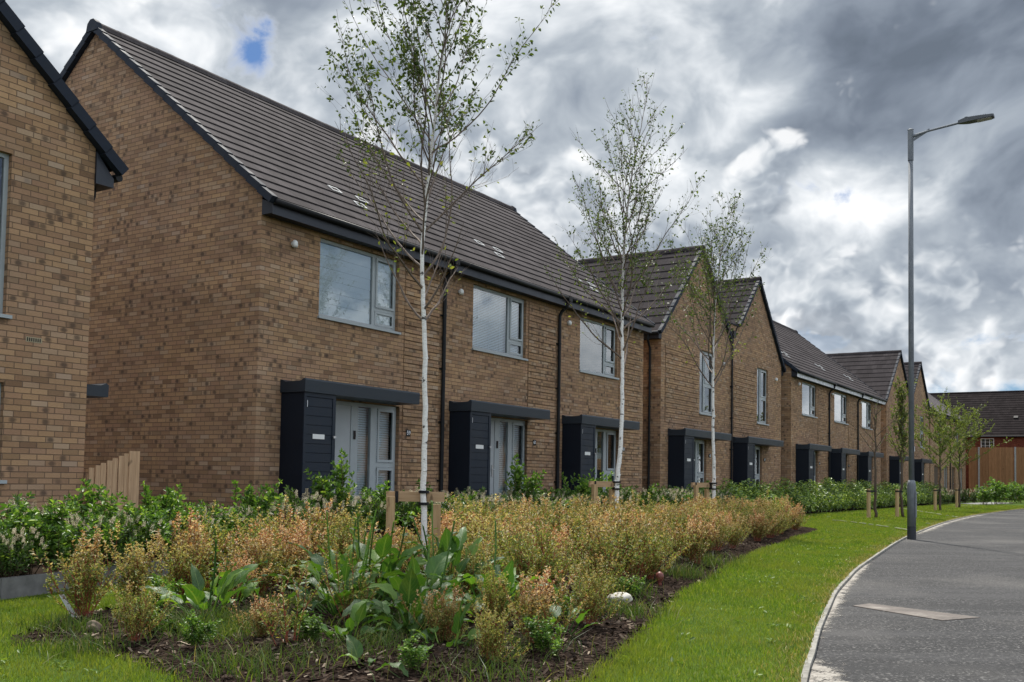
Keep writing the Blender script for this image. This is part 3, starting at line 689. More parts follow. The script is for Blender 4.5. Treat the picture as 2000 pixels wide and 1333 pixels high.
# ---- gable-fronted pairs
def gable_house(label,x0,x1,ax,fy,zap,eL,eR,win,bx,L,number,plight,dp,rust,depth=9.0,pv=None,ret=None,detail=True,nb=11):
    """eL / eR: (x,z) of the roof edge left and right"""
    root=empty('gable_fronted_house',((x0+x1)/2,fy,0),label,'house','gable fronted houses along the street')
    w=MB(); zb=5.30; hole=(bx+.76,bx+3.14,.20,2.425); yb=fy+depth
    grid_wall(w,fy,x0,x1,-.1,win[3]+.001,[win,hole],.14)
    sl=(zap-eL[1])/(ax-eL[0]); sr=(zap-eR[1])/(eR[0]-ax); th=.10
    zl=zap-th-sl*(ax-x0); zr=zap-th-sr*(x1-ax)
    top=[(x0,win[3]+.001),(x1,win[3]+.001)]
    if pv=='R': xp=ax+(zap-th-6.62)/sr; top+=[(x1,6.62),(xp,6.62),(ax,zap-th),(x0,zl)]
    elif pv=='L': xp=ax-(zap-th-6.62)/sl; top+=[(x1,zr),(ax,zap-th),(xp,6.62),(x0,6.62)]
    w.poly([(x,fy,z) for x,z in top])
    if pv!='L': w.poly([(x0,fy,-.1),(x0,yb,-.1),(x0,yb,zl),(x0,fy,zl)])
    if pv!='R': w.poly([(x1,fy,-.1),(x1,yb,-.1),(x1,yb,zr),(x1,fy,zr)])
    w.poly([(x0,yb,-.1),(x1,yb,-.1),(x1,yb,zr),(ax,yb,zap-th),(x0,yb,zl)])
    w.build('wall',M['brick'],root)
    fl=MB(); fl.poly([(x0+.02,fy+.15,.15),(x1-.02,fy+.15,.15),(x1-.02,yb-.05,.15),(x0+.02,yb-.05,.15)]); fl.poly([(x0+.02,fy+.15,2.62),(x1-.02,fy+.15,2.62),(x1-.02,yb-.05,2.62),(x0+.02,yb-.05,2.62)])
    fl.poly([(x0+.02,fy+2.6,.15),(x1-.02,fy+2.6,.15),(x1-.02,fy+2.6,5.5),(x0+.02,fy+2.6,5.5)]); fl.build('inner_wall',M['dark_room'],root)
    r=MB(); yf=fy-.05
    slope(r,(eL[0],yf,eL[1]),(eL[0],yb,eL[1]),(ax,yb,zap),(ax,yf,zap),nb,g=.345,u0=3)
    slope(r,(eR[0],yb,eR[1]),(eR[0],yf,eR[1]),(ax,yf,zap),(ax,yb,zap),nb,g=.345,u0=3)
    rf=r.build('roof',M['tile_dark'],root)
    rd=MB(); yy=yf-.06; i=0
    while yy<yb:
        q=min(yy+.45,yb); h=.004*(i%2)
        P=[(-.15,-.09),(-.11,.01),(-.04,.075),(.04,.075),(.11,.01),(.15,-.09)]
        A=[(ax+a,yy,zap+c+h) for a,c in P]; B=[(ax+a,q-.004,zap+c+h) for a,c in P]
        rd.poly(A); rd.poly(B[::-1])
        for k in range(6): rd.poly([A[k],B[k],B[(k+1)%6],A[(k+1)%6]])
        yy=q; i+=1
    rd.build('ridge',M['tile_dark'],rf)
    v=MB()
    lL=(eL[0],yf,eL[1]); lR=(eR[0],yf,eR[1])
    if pv=='L': lL=(ax-(zap-6.70)/sl,yf,6.70)
    verge(v,lL,(ax,yf,zap),nb,(0,-1,0),w=.06); verge(v,lR,(ax,yf,zap),nb,(0,-1,0),w=.06); v.build('verge',M['verge'],rf)
    if pv:
        c=MB()
        if pv=='R': c.box(xp-.05,x1,fy-.04,fy+.30,6.622,6.665)
        else: c.box(x0,xp+.05,fy-.04,fy+.30,6.622,6.665)
        c.build('coping',M['verge'],root)
    e=MB()
    if pv!='L':
        e.box(eL[0]+.04,x0-.002,fy-.01,yb,eL[1]-.20,eL[1]-.03); e.tube([(eL[0]-.01,fy-.03,eL[1]-.03),(eL[0]-.01,yb,eL[1]-.03)],.05,8)
    if pv!='R':
        e.box(x1+.002,eR[0]-.04,fy-.01,yb,eR[1]-.20,eR[1]-.03); e.tube([(eR[0]+.01,fy-.03,eR[1]-.03),(eR[0]+.01,yb,eR[1]-.03)],.05,8)
    e.build('gutter',M['soffit'],root)
    window(root,*win,fy,'tall')
    porch(root,bx,fy,L,number,detail)
    if plight: wall_light(root,plight,5.12,fy)
    if dp is not None:
        d=MB(); d.tube([(dp,fy-.06,.12),(dp,fy-.06,6.15)],.036,10); d.box(dp-.11,dp+.11,fy-.16,fy-.003,6.12,6.36); d.tube([(dp,fy-.06,6.36),(dp,fy-.06,6.46)],.04,8)
        for z in (1.,2.2,3.3,4.4,5.5): d.tube([(dp,fy-.06,z-.025),(dp,fy-.06,z+.025)],.046,10); d.box(dp-.07,dp+.07,fy-.03,fy-.002,z-.015,z+.015)
        d.build('downpipe',M['black'],root)
    if ret is not None:
        d=MB(); d.tube([(x0-.06,ret,.12),(x0-.06,ret,5.0),(x0-.08,ret,5.1),(x0-.22,ret,5.3),(x0-.22,ret,5.5)],.036,10)
        for z in (1.,2.2,3.3,4.4): d.tube([(x0-.06,ret,z-.025),(x0-.06,ret,z+.025)],.046,10)
        d.build('downpipe',M['black'],root)
    for a,b,c,d_ in rust: rusticated(root,a,b,c,d_,fy,M['brick'])
    return root
gable_house('tall gable fronted brick house nearer of its pair, behind the third birch',16.04,21.95,19.15,0,8.74,(15.80,5.53),(22.0,6.01),(19.12,20.42,3.30,5.38),16.62,3.95,'65',21.2,21.98,[(16.35,19.0,2.85,5.3)],pv='R',ret=.34)
gable_house('gable fronted brick house farther of the nearer pair, touching the shared black rain pipe',21.95,27.75,24.88,0,8.74,(21.95,5.95),(28.02,5.56),(24.82,26.09,3.30,5.38),22.27,4.0,'67',26.98,None,[(22.3,24.68,2.85,5.3)],pv='L')
# ---- second terrace
T2=[('end house of the far terrace under a pale eaves board, next to the gabled pair',28.16,33.62,(29.67,31.80,3.92,5.28),28.80,3.30,'69',29.10,33.70,True,False,'curtain',(32.0,33.5)),
    ('middle house of the far terrace, between two black rain pipes',33.62,38.90,(34.76,37.12,3.92,5.28),33.92,3.30,'71',34.27,38.97,False,False,None,(37.3,38.8)),
    ('brown brick end house of the far terrace, behind the bare thin young tree',38.90,44.23,(40.02,42.12,3.92,5.28),38.97,3.30,'73',39.62,None,False,True,None,(42.3,44.0))]
for lb,x0,x1,w,bx,L,no,pl,dp,eL,eR,bl,ru in T2:
    eaves_house('terraced_house',lb,x0,x1,-.28,w,bx,L,no,pl,dp,eL,eR,blind=bl,rust=ru,fas='fascia_film',detail=False,vents=[(x0+1.2,3.9),(x0+1.5,3.1),(x0+1.9,3.9)],zl=5.12)
gable_house('gable fronted brick house far up the row, behind the narrow young tree',45.65,52.15,49.1,-.28,8.80,(45.35,5.72),(52.2,6.05),(49.12,50.50,3.45,5.45),46.33,4.0,'75',None,None,[(46.0,48.95,2.85,5.4)],pv='R',detail=False)
gable_house('farthest gable fronted brick house, partly behind the lamp post',52.15,58.5,55.3,-.28,8.80,(52.1,6.0),(58.75,5.72),(55.34,56.72,3.45,5.45),52.83,4.2,'77',None,None,[(52.5,55.2,2.85,5.4)],pv='L',detail=False)
# ---- last terrace: recessed brick porches, no canopies
def last_house(label,x0,x1,fy,por,dr,win,eL,eR,dp):
    root=empty('terraced_house',((x0+x1)/2,fy,0),label,'house','terraced houses along the street')
    w=MB(); yb=fy+9.3; yr=fy+4.65; z0=.5
    grid_wall(w,fy,x0,x1,-.1,5.86,[win,(por[0],por[1],.1,2.4),(dr[0],dr[1],.3,2.4)],.14)
    grid_wall(w,fy+.14,por[0],por[1],.1,2.4,[],0); w.poly([(x0,yb,-.1),(x1,yb,-.1),(x1,yb,6.1),(x0,yb,6.1)])
    for e,x in ((eL,x0),(eR,x1)):
        if e: w.poly([(x,fy,-.1),(x,yb,-.1),(x,yb,6.1),(x,yr,9.9),(x,fy,6.1)])
    w.build('wall',M['brick'],root)
    r=MB(); slope(r,(x0,fy-.3,6.0),(x1+.1*eR,fy-.3,6.0),(x1+.1*eR,yr,10.02),(x0,yr,10.02),18,u0=x0); slope(r,(x1+.1*eR,yb+.3,6.0),(x0,yb+.3,6.0),(x0,yr,10.02),(x1+.1*eR,yr,10.02),18); rf=r.build('roof',M['tile_pale'],root)
    if eR:
        v=MB(); verge(v,(x1+.1,fy-.3,6.0),(x1+.1,yr,10.02),18,(1,0,0)); v.build('verge',M['verge'],rf)
    s=MB(); s.prism([(fy-.002,5.80),(fy-.235,5.80),(fy-.235,5.96),(fy-.002,6.04)],x0,x1); s.build('fascia',M['soffit'],root)
    g=MB(); g.tube([(x0,fy-.30,5.97),(x1,fy-.30,5.97)],.05,8); g.build('gutter',M['black'],root)
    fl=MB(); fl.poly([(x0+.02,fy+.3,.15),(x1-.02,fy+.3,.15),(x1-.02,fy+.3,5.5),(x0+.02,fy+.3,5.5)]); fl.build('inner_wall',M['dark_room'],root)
    window(root,*win,fy,'pair'); window(root,*dr,.3,2.4,fy,'pair',sill=False) if len(dr)==2 else None
    d=MB(); d.box(por[0]+.25,por[1]-.25,fy+.08,fy+.135,.15,2.3); dd=d.build('door',M['bark'],root)
    h=MB(); h.tube([(por[1]-.45,fy+.03,1.2),(por[1]-.45,fy+.079,1.2)],.03,8); h.build('handle',M['steel'],dd)
    if dp: downpipe(root,dp,fy,5.9)
last_house('distant brown brick terraced house with recessed porch, behind the young tree with spreading leafy crown',58.9,66.6,-.28,(60.3,62.4),(64.3,65.75),(62.0,63.5,4.2,5.6),1,0,66.55)
last_house('last brown brick house of the row, beside the tall timber fence',66.6,74.3,-.28,(67.55,69.2),(71.6,72.7),(69.4,70.9,4.2,5.6),0,1,None)

# ---- nearest house, left edge
def near_house():
    fy=-.47; x1=-3.4; x0=-12.4; ax=-7.9; s=.883; ze=5.37; za=ze+(x1-ax)*s; yb=fy+9.5
    root=empty('gable_fronted_house',(-7.9,fy,0),'nearest brick house cut off by the left edge, with steep dark gable verge','house','gable fronted houses along the street')
    w=MB(); wu=(-6.55,-4.54,2.97,4.97); wd=(-6.55,-4.52,.95,2.14)
    grid_wall(w,fy,x0,x1,-.1,5.2,[wu,wd],.13)
    w.poly([(x0,fy,5.2),(x1,fy,5.2),(x1,fy,ze),(ax,fy,za),(x0,fy,ze)])
    w.poly([(x1,fy,-.1),(x1,yb,-.1),(x1,yb,ze),(x1,fy,ze)]); w.poly([(x0,fy,-.1),(x0,yb,-.1),(x0,yb,ze),(x0,fy,ze)]); w.poly([(x0,yb,-.1),(x1,yb,-.1),(x1,yb,ze),(ax,yb,za),(x0,yb,ze)])
    w.build('wall',M['brick_near'],root)
    fl=MB(); fl.poly([(x0+.02,fy+1.6,.1),(x1-.02,fy+1.6,.1),(x1-.02,fy+1.6,6),(x0+.02,fy+1.6,6)]); fl.poly([(x0+.02,fy+.15,2.5),(x1-.02,fy+.15,2.5),(x1-.02,yb-.1,2.5),(x0+.02,yb-.1,2.5)]); fl.build('inner_wall',M['dark_room'],root)
    r=MB(); yf=fy-.06; ov=.36; th=.14
    E=(x1+ov,ze+th-ov*s); W_=(x0-ov,ze+th-ov*s); zt=za+th; n=19
    slope(r,(E[0],yb,E[1]),(E[0],yf,E[1]),(ax,yf,zt),(ax,yb,zt),n,u0=1); slope(r,(W_[0],yf,W_[1]),(W_[0],yb,W_[1]),(ax,yb,zt),(ax,yf,zt),n,u0=1)
    rf=r.build('roof',M['tile'],root)
    v=MB(); verge(v,(E[0]+.03,yf,E[1]-.03*s),(ax,yf,zt),n,(0,-1,0),w=.07,h=.15); verge(v,(W_[0],yf,W_[1]),(ax,yf,zt),n,(0,-1,0),w=.07,h=.15); v.build('verge',M['verge'],rf)
    f=MB(); a=[(x1+.002,fy-.03,4.90),(x1+.27,fy-.03,4.90),(x1+.27,fy-.03,5.02),(x1+.002,fy-.03,5.33)]; b=[(p[0],yb,p[2]) for p in a]
    f.poly(a); f.poly(b[::-1])
    for k in range(4): f.poly([a[k],b[k],b[(k+1)%4],a[(k+1)%4]])
    f.build('fascia',M['fascia'],root)
    g=MB(); g.tube([(x1+.34,fy-.05,5.06),(x1+.34,yb,5.06)],.055,10); g.build('gutter',M['black'],root)
    d=MB(); d.tube([(x1+.16,fy+.25,4.92),(x1+.16,fy+.25,4.80),(x1+.13,fy+.25,4.74),(x1+.06,fy+.25,4.68),(x1+.055,fy+.25,.1)],.036,10); d.build('downpipe',M['black'],root)
    window(root,*wu,fy,'one'); window(root,*wd,fy,'one')
    ab=MB(); x=-4.27
    ab.box(x,x+.215,fy-.004,fy+.002,2.675,2.74)
    o=ab.build('airbrick',plain('buff_airbrick',(.34,.29,.19),.8,.2),root)
    sl=MB()
    for i in range(7): sl.box(x+.014+i*.028,x+.028+i*.028,fy-.007,fy-.0045,2.685,2.73)
    sl.build('vent_slot',M['rubber'],o)
    c=MB(); P=[(0,2.10),(.57,2.10),(.578,2.265),(.54,2.29),(.45,2.255),(.08,2.25),(0,2.285)]
    A=[(x1+.002+p,-.12,z) for p,z in P]; B=[(x,2.6,z) for x,_,z in A]
    c.poly(A); c.poly(B[::-1])
    for k in range(len(A)): c.poly([A[k],B[k],B[(k+1)%len(A)],A[(k+1)%len(A)]])
    c.build('canopy',M['canopy'],root)
near_house()

# ---- low raked fence between the nearest house and the gable
fr=empty('fence_panel',(-2.95,-.62,0),'short weathered timber fence of upright boards with stepped top beside the gable wall','fence')
xs=np.linspace(-3.38,-2.93,7)
for i,x in enumerate(xs):
    m=MB(); t=i/6; y=-.56-.10*t; z=1.12+.20*t
    m.obox((x,y-.012*(i%2),0),(.066,-.013,0),(.003,.020,0),(0,0,z)); m.build('board',M['fence'],fr)
m=MB(); m.obox((-2.87,-.69,0),(.145,-.024,0),(.004,.026,0),(0,0,1.355)); m.build('board',M['fence'],fr)
m=MB()
for z in (.35,.95): m.obox((-3.38,-.52,z),(.62,-.10,0),(.005,.04,0),(0,0,.08))
m.build('rail',M['fence'],fr)

# ---- house across the far end, tall fence in front of it
eh=empty('detached_house',(79,-7,0),'dark roofed red brick house closing the far end of the street, above the tall fence','house')
w=MB(); X=77.6; grid_wall(w,X,-7.5,9.,-.1,5.05,[(-1.95,-.95,3.75,4.95)],.1,axis='x'); w.poly([(X,9.,-.1),(X+9,9.,-.1),(X+9,9.,5.05),(X+4.6,9.,9.0),(X,9.,5.05)])
w.build('wall',M['red_brick'],eh)
r=MB(); slope(r,(X-.25,9.1,5.10),(X-.25,-7.5,5.10),(X+4.6,-7.5,9.10),(X+4.6,9.1,9.10),19,g=.345); slope(r,(X+9.4,-7.5,5.10),(X+9.4,9.1,5.1),(X+4.6,9.1,9.1),(X+4.6,-7.5,9.1),19); rf=r.build('roof',M['tile_end'],eh)
rd=MB(); rd.tube([(X+4.6,-7.5,9.09),(X+4.6,9.1,9.09)],.10,8); rd.build('ridge',M['tile_end'],rf)
vt=MB(); vt.obox((X+1.55,-3.55,6.62),(.22,0,.18),(0,.32,0),(-.05,0,.07)); vt.build('vent_tile',M['black'],rf)
g=MB(); g.tube([(X-.27,-7.5,5.08),(X-.27,9.1,5.08)],.055,8); g.build('gutter',M['black'],eh)
f=MB(); y0,y1,z0,z1=-1.95,-.95,3.75,4.95; x=X+.05
f.box(x,x+.05,y0,y0+.06,z0,z1); f.box(x,x+.05,y1-.06,y1,z0,z1); f.box(x,x+.05,y0+.06,y1-.06,z1-.06,z1); f.box(x,x+.05,y0+.06,y1-.06,z0,z0+.06)
for k in (1,2): f.box(x,x+.04,y0+k*(y1-y0)/3-.015,y0+k*(y1-y0)/3+.015,z0+.06,z1-.06)
for k in (1,2,3): f.box(x+.005,x+.035,y0+.06,y1-.06,z0+k*.3-.012,z0+k*.3+.012)
wn=f.build('window',M['white'],eh)
p=MB(); p.poly([(x+.03,y0+.05,z0+.05),(x+.03,y1-.05,z0+.05),(x+.03,y1-.05,z1-.05),(x+.03,y0+.05,z1-.05)]); p.build('pane',M['glass'],wn)
p=MB(); p.poly([(X+1.,-16.9,.1),(X+1.,8.9,.1),(X+1.,8.9,5),(X+1.,-16.9,5)]); p.build('inner_wall',M['dark_room'],eh)

tf=empty('timber_fence',(75.4,-6,0),'tall red brown close boarded fence with grey concrete posts at the end of the street','fence')
for k in range(6):
    ya=-.30 if k==0 else -1.1-2.6*(k-1); yb_=-1.1-2.6*k
    m=MB(); y=ya-.06; i=0
    while y-.105>yb_+.05:
        m.obox((75.40+.012*(i%2),y,.1),(0,-.115,0),(.02,0,0),(0,0,4.03)); y-=.11; i+=1
    m.box(75.45,75.50,yb_+.05,ya-.05,1.0,1.1); m.box(75.45,75.50,yb_+.05,ya-.05,3.2,3.3)
    m.build('fence_bay',M['far_fence'],tf)
    m=MB(); m.box(75.34,75.52,yb_-.06,yb_+.06,0,4.16); m.build('post',M['concrete'],tf)

# ---- plain houses across the road: they show only in the door and window glass
def across(name,label,x,w,y):
    h=empty(name,(x,y,0),label,'house','houses across the road')
    m=MB(); a,b=x-w/2,x+w/2; yb=y-8
    grid_wall(m,y,a,b,-.1,5.3,[(a+1.,a+2.6,3.5,4.8),(b-2.6,b-1.,3.5,4.8),(a+1.,a+2.9,.9,2.2),(b-2.4,b-1.3,.1,2.2)],.1,sgn=-1)
    for xx in (a,b): m.poly([(xx,y,-.1),(xx,yb,-.1),(xx,yb,5.3),(xx,y-4,8.6),(xx,y,5.3)])
    m.poly([(a,yb,-.1),(b,yb,-.1),(b,yb,5.3),(a,yb,5.3)]); m.build('wall',M['brick'],h)
    r=MB(); slope(r,(b+.2,y+.3,5.1),(a-.2,y+.3,5.1),(a-.2,y-4,8.7),(b+.2,y-4,8.7),14); slope(r,(a-.2,yb-.3,5.1),(b+.2,yb-.3,5.1),(b+.2,y-4,8.7),(a-.2,y-4,8.7),14); r.build('roof',M['tile_dark'],h)
    for q in ((a+1.,a+2.6,3.5,4.8),(b-2.6,b-1.,3.5,4.8),(a+1.,a+2.9,.9,2.2)):
        g=MB(); g.box(q[0],q[1],y-.09,y-.05,q[2],q[3]); g.build('window',M['frame'],h)
    g=MB(); g.box(b-2.4,b-1.3,y-.09,y-.05,.1,2.2); g.build('door',M['navy'],h)
for i,(x,w) in enumerate([(50,9),(63,10),(76,9),(90,10),(104,10)]): across('detached_house',['plain house across the road, nearest to the camera','second plain house across the road from the camera','third plain house across the road, in the middle of its row','fourth plain house across the road','last plain house across the road'][i],x,w,-42.)
# ================================================================== GROUND
def flat(name,pts,z,mat,kind='structure'):
    m=MB(); m.poly([(x,y,z) for x,y in pts]); return m.build(name,mat,None,kind=kind)
def smooth_line(pts,step=.4):
    pts=[V(*p) for p in pts]; out=[]
    for i in range(len(pts)-1):
        p0=pts[max(i-1,0)];p1=pts[i];p2=pts[i+1];p3=pts[min(i+2,len(pts)-1)]
        n=max(1,int(np.linalg.norm(p2-p1)/step))
        for k in range(n):
            t=k/n; out.append(.5*((2*p1)+(-p0+p2)*t+(2*p0-5*p1+4*p2-p3)*t*t+(-p0+3*p1-3*p2+p3)*t**3))
    out.append(pts[-1]); return out
KERB=smooth_line([(-40,-21),(-20,-15.0),(-12,-12.45),(-8.5,-11.35),(-5.95,-10.66),(-5.0,-10.44),(-3.9,-10.18),(-2.4,-9.86),(-1.15,-9.60),(.4,-9.34),(1.76,-9.12),(4.43,-8.77),(7.2,-8.42),(9.35,-8.17),(11.9,-7.92),(14,-7.74),(18,-7.42),(22.1,-7.18),(28,-6.98),(33.3,-7.05),(42.1,-7.30),(50,-8.0),(58,-9.6),(66,-13),(72,-18),(76,-26)])
flat('ground',[(-300,-300),(600,-300),(600,300),(-300,300)],-.10,M['ground'])
flat('road',[(p[0],p[1]) for p in KERB]+[(76,-40),(-40,-40)],-.024,M['asphalt'])
flat('lawn',[(p[0],p[1]+.03) for p in KERB]+[(76,-2.0),(18,-2.0),(16,-2.6),(2,-2.75),(-2,-2.95),(-3.5,-3.24),(-5.18,-3.9),(-6.66,-4.21),(-9,-4.8),(-40,-9)],0,M['lawn'])
k=MB(); acc=0
for a,b in zip(KERB[:-1],KERB[1:]):
    d=unit(b-a); nrm=V(-d[1],d[0]); L=np.linalg.norm(b-a)
    q=[(*(p+nrm*w),z) for p in (a,b) for w,z in ((0,-.06),(0,.008),(.036,.008),(.036,-.06))]
    u0,u1=acc,acc+L
    k.poly([q[0],q[4],q[5],q[1]],uv=[(u0,0),(u1,0),(u1,.07),(u0,.07)]); k.poly([q[1],q[5],q[6],q[2]],uv=[(u0,.1),(u1,.1),(u1,.15),(u0,.15)]); k.poly([q[2],q[6],q[7],q[3]],uv=[(u0,.2),(u1,.2),(u1,.27),(u0,.27)]); acc+=L
k.build('kerb',M['kerb'],None,kind='structure')
# sand and dust lying in the channel beside the kerb
m=MB()
def dust(i0,i1,w):
    ii=[i for i,p in enumerate(KERB) if i0<p[0]<i1]
    for a,b in zip(ii[:-1],ii[1:]):
        d=unit(KERB[b]-KERB[a]); nrm=V(-d[1],d[0])
        p=[KERB[a]-nrm*.004,KERB[b]-nrm*.004,KERB[b]-nrm*w,KERB[a]-nrm*w]
        t0=(KERB[a][0]-i0)/(i1-i0); t1=(KERB[b][0]-i0)/(i1-i0); e=lambda t: .30*max(0,1-min(t,1-t)/.22)
        m.poly([(*t,-.020) for t in p],uv=[(e(t0),0),(e(t1),0),(e(t1),1),(e(t0),1)])
dust(-7.4,-4.9,.42); dust(8.5,36,.30); dust(-4.6,4,.16)
m.build('roadside_dust',M['dust'],None,kind='stuff')
# path and raised planting strip in front of the houses
BO=[(-40,-9.6),(-9,-4.8),(-6.66,-4.21),(-5.18,-3.90),(-3.5,-3.24),(-2.0,-2.95),(2,-2.75),(9,-2.65),(16,-2.55)]
flat('planting_strip',BO+[(16,-1.2),(-3.2,-1.4),(-3.45,-.5),(-40,-.5)],.145,M['soil'])
flat('path',[(-3.4,9),(-3.4,-1.35),(-3,-1.5),(16,-1.25),(28,-1.2),(76,-1.2),(76,0),(0,0),(0,9)],.149,M['path'])
flat('side_path',[(43.2,-4.6),(60,-5.2),(60,-3.6),(50,-2.8),(44,-3.4)],.02,M['path'])
# hedge soil
flat('hedge_soil',[(15.5,-2.6),(50,-2.6),(52,-1.2),(15.5,-1.2)],.012,M['soil'])
# grey slab edging that holds the raised strip
ed=empty('edging_board',(-5,-3.9,0),'low grey slab edging with pale top holding the raised planting strip','edging')
bo=smooth_line(BO[1:],2.); 
pts=[V(*p) for p in BO[1:]]
for a,b in zip(pts[:-1],pts[1:]):
    L=np.linalg.norm(b-a); n=max(1,round(L/.9)); d=(b-a)/n
    for i in range(n):
        o=a+d*i; nn=unit(V(-d[1],d[0]))
        s=MB(); s.obox((*o,-.05),(*(d*.992),0),(*(nn*.05),0),(0,0,.225+.004*(i%2))); s.build('slab',M['board'],ed)

# ---- mulch bed
BED=[(-6.64,-9.7),(-5.77,-9.51),(-4.72,-9.18),(-3.23,-8.7),(-2.4,-8.5),(-1.1,-8.22),(.6,-7.85),(2.33,-7.43),(4.26,-7.13),(6.8,-6.72),(9.4,-6.34),(11.77,-6.0),(12.4,-5.4),(12.0,-4.5),(8,-3.5),(2,-3.6),(-1.5,-3.9),(-3.4,-4.5),(-4.8,-5.0),(-6.29,-5.5),(-6.62,-5.38),(-6.95,-5.5),(-7.5,-5.9),(-7.85,-6.3),(-7.68,-6.75),(-7.72,-7.22),(-7.83,-7.65),(-7.95,-8.05),(-8.2,-8.9),(-7.6,-9.5)]
BP=np.array(BED)
def inside(P,poly):
    x,y=P[:,0],P[:,1]; r=np.zeros(len(P),bool); j=len(poly)-1
    for i in range(len(poly)):
        xi,yi=poly[i];xj,yj=poly[j]
        c=((yi>y)!=(yj>y))&(x<(xj-xi)*(y-yi)/(yj-yi+1e-12)+xi); r^=c; j=i
    return r
def edge_dist(P,poly):
    d=np.full(len(P),1e9); n=len(poly)
    for i in range(n):
        a=np.array(poly[i]);b=np.array(poly[(i+1)%n]); ab=b-a
        t=np.clip(((P-a)@ab)/(ab@ab),0,1); d=np.minimum(d,np.linalg.norm(P-(a+t[:,None]*ab),axis=1))
    return d
def bedz(P):
    d=edge_dist(P,BED); h=.07*np.clip(d/.7,0,1)
    return h+.018*np.sin(P[:,0]*3.1+P[:,1]*1.7)*np.clip(d/.4,0,1)+.012*np.sin(P[:,0]*7.3-P[:,1]*5.1)*np.clip(d/.4,0,1)+.006
st=.12; gx=np.arange(-8.4,12.7,st); gy=np.arange(-9.9,-3.2,st)
XX,YY=np.meshgrid(gx,gy,indexing='ij'); G=np.stack([XX.ravel(),YY.ravel()],1); ins=inside(G,BED)
Z=np.where(ins,bedz(G),-.02); nyy=len(gy)
idx=np.arange(len(G)).reshape(len(gx),nyy); q=np.stack([idx[:-1,:-1],idx[1:,:-1],idx[1:,1:],idx[:-1,1:]],-1).reshape(-1,4)
keep=ins[q].any(1); 
o=np_mesh('mulch_bed',np.column_stack([G,Z]),q[keep],M['mulch'],smooth=True); o['kind']='structure'
# loose bark chips
def chips(n,box):
    P=np.column_stack([rng.uniform(box[0],box[1],n),rng.uniform(box[2],box[3],n)])
    return P[inside(P,BED)]
P=np.concatenate([chips(22000,(-8.3,-2.5,-9.8,-4.8)),chips(9000,(-2.5,6,-9,-5.5))])
edge=BP[rng.integers(0,len(BP),1)]
n=len(P); z=bedz(P)+rng.uniform(.0,.012,n); ang=rng.uniform(0,6.28,n); L=rng.gamma(2.2,.011,n)+.008; Wd=L*rng.uniform(.18,.5,n)
dx=np.column_stack([np.cos(ang),np.sin(ang),rng.normal(0,.28,n)])*L[:,None]/2; dy=np.column_stack([-np.sin(ang),np.cos(ang),rng.normal(0,.3,n)])*Wd[:,None]/2
c=np.column_stack([P,z]); v=np.stack([c-dx-dy,c+dx-dy*.6,c+dx*1.1+dy*.7,c-dx*.9+dy],1).reshape(-1,3)
o=np_mesh('bark_chips',v,np.arange(4*n).reshape(-1,4),M['chip']); o['kind']='stuff'

# ---- grass blades: one object
LAWN=[(p[0],p[1]+.07) for p in KERB if -13<p[0]<60]+[(60,-3.9),(50,-2.7),(18,-2.45),(14,-2.8),(2,-2.82),(-2,-3.02),(-3.5,-3.31),(-5.18,-3.97),(-6.66,-4.28),(-9,-4.87),(-13,-5.6)]
CAM=V(-11.38,-12.21)
def scatter(n,box,dmin,dmax):
    P=np.column_stack([rng.uniform(box[0],box[1],n),rng.uniform(box[2],box[3],n)])
    d=np.linalg.norm(P-CAM,axis=1); P=P[(d>dmin)&(d<dmax)]
    P=P[inside(P,LAWN)]; ib=inside(P,BED); ed_=edge_dist(P,BED)
    return P[(~ib)|(ed_<.10*rng.random(len(P)))]
def blades(P,h,w,lean=.5,z0=0):
    n=len(P); a=rng.uniform(0,6.28,n); t=rng.uniform(0,6.28,n); h=h*rng.uniform(.55,1.35,n); w=w*rng.uniform(.7,1.3,n); l=h*np.abs(rng.normal(0,lean,n))
    b=np.column_stack([P,np.full(n,z0) if np.isscalar(z0) else z0]); sx=np.column_stack([np.cos(a),np.sin(a),np.zeros(n)])*(w/2)[:,None]
    ld=np.column_stack([np.cos(t),np.sin(t),np.zeros(n)])*l[:,None]; up=np.column_stack([np.zeros(n),np.zeros(n),h])
    v=np.stack([b-sx,b+sx,b+up*.6+ld*.35+sx*.8,b+up*.6+ld*.35-sx*.8,b+up+ld],1).reshape(-1,3)
    i=np.arange(n)[:,None]*5; return v,(i+np.array([0,1,2,3])),(i+np.array([3,2,4]))
vs=[];qs=[];ts=[];kk=0
def patchy(P):
    """thin and thick places in the turf"""
    f=.5+.25*np.sin(P[:,0]*1.9+1.3*np.sin(P[:,1]*2.3))+.25*np.sin(P[:,1]*3.1+1.7*np.sin(P[:,0]*1.1)); return f
for n,box,d0,d1,h,w in ((420000,(-10,0,-11.5,-3.5),0,9.5,.026,.0036),(480000,(-10,6,-11.5,-2.8),9.5,17,.029,.0055),(300000,(0,24,-10,-2.5),17,30,.035,.010),(130000,(12,58,-8.5,-2.5),30,62,.045,.022)):
    P=scatter(n,box,d0,d1); f=patchy(P); 
    hh=h*(.7+.6*f)
    e=edge_dist(P,BED); hh=hh*np.where(e<.22,1.7,1.)
    v,q,t=blades(P,hh,w)
    vs.append(v);qs.append(q+kk);ts.append(t+kk);kk+=len(v)
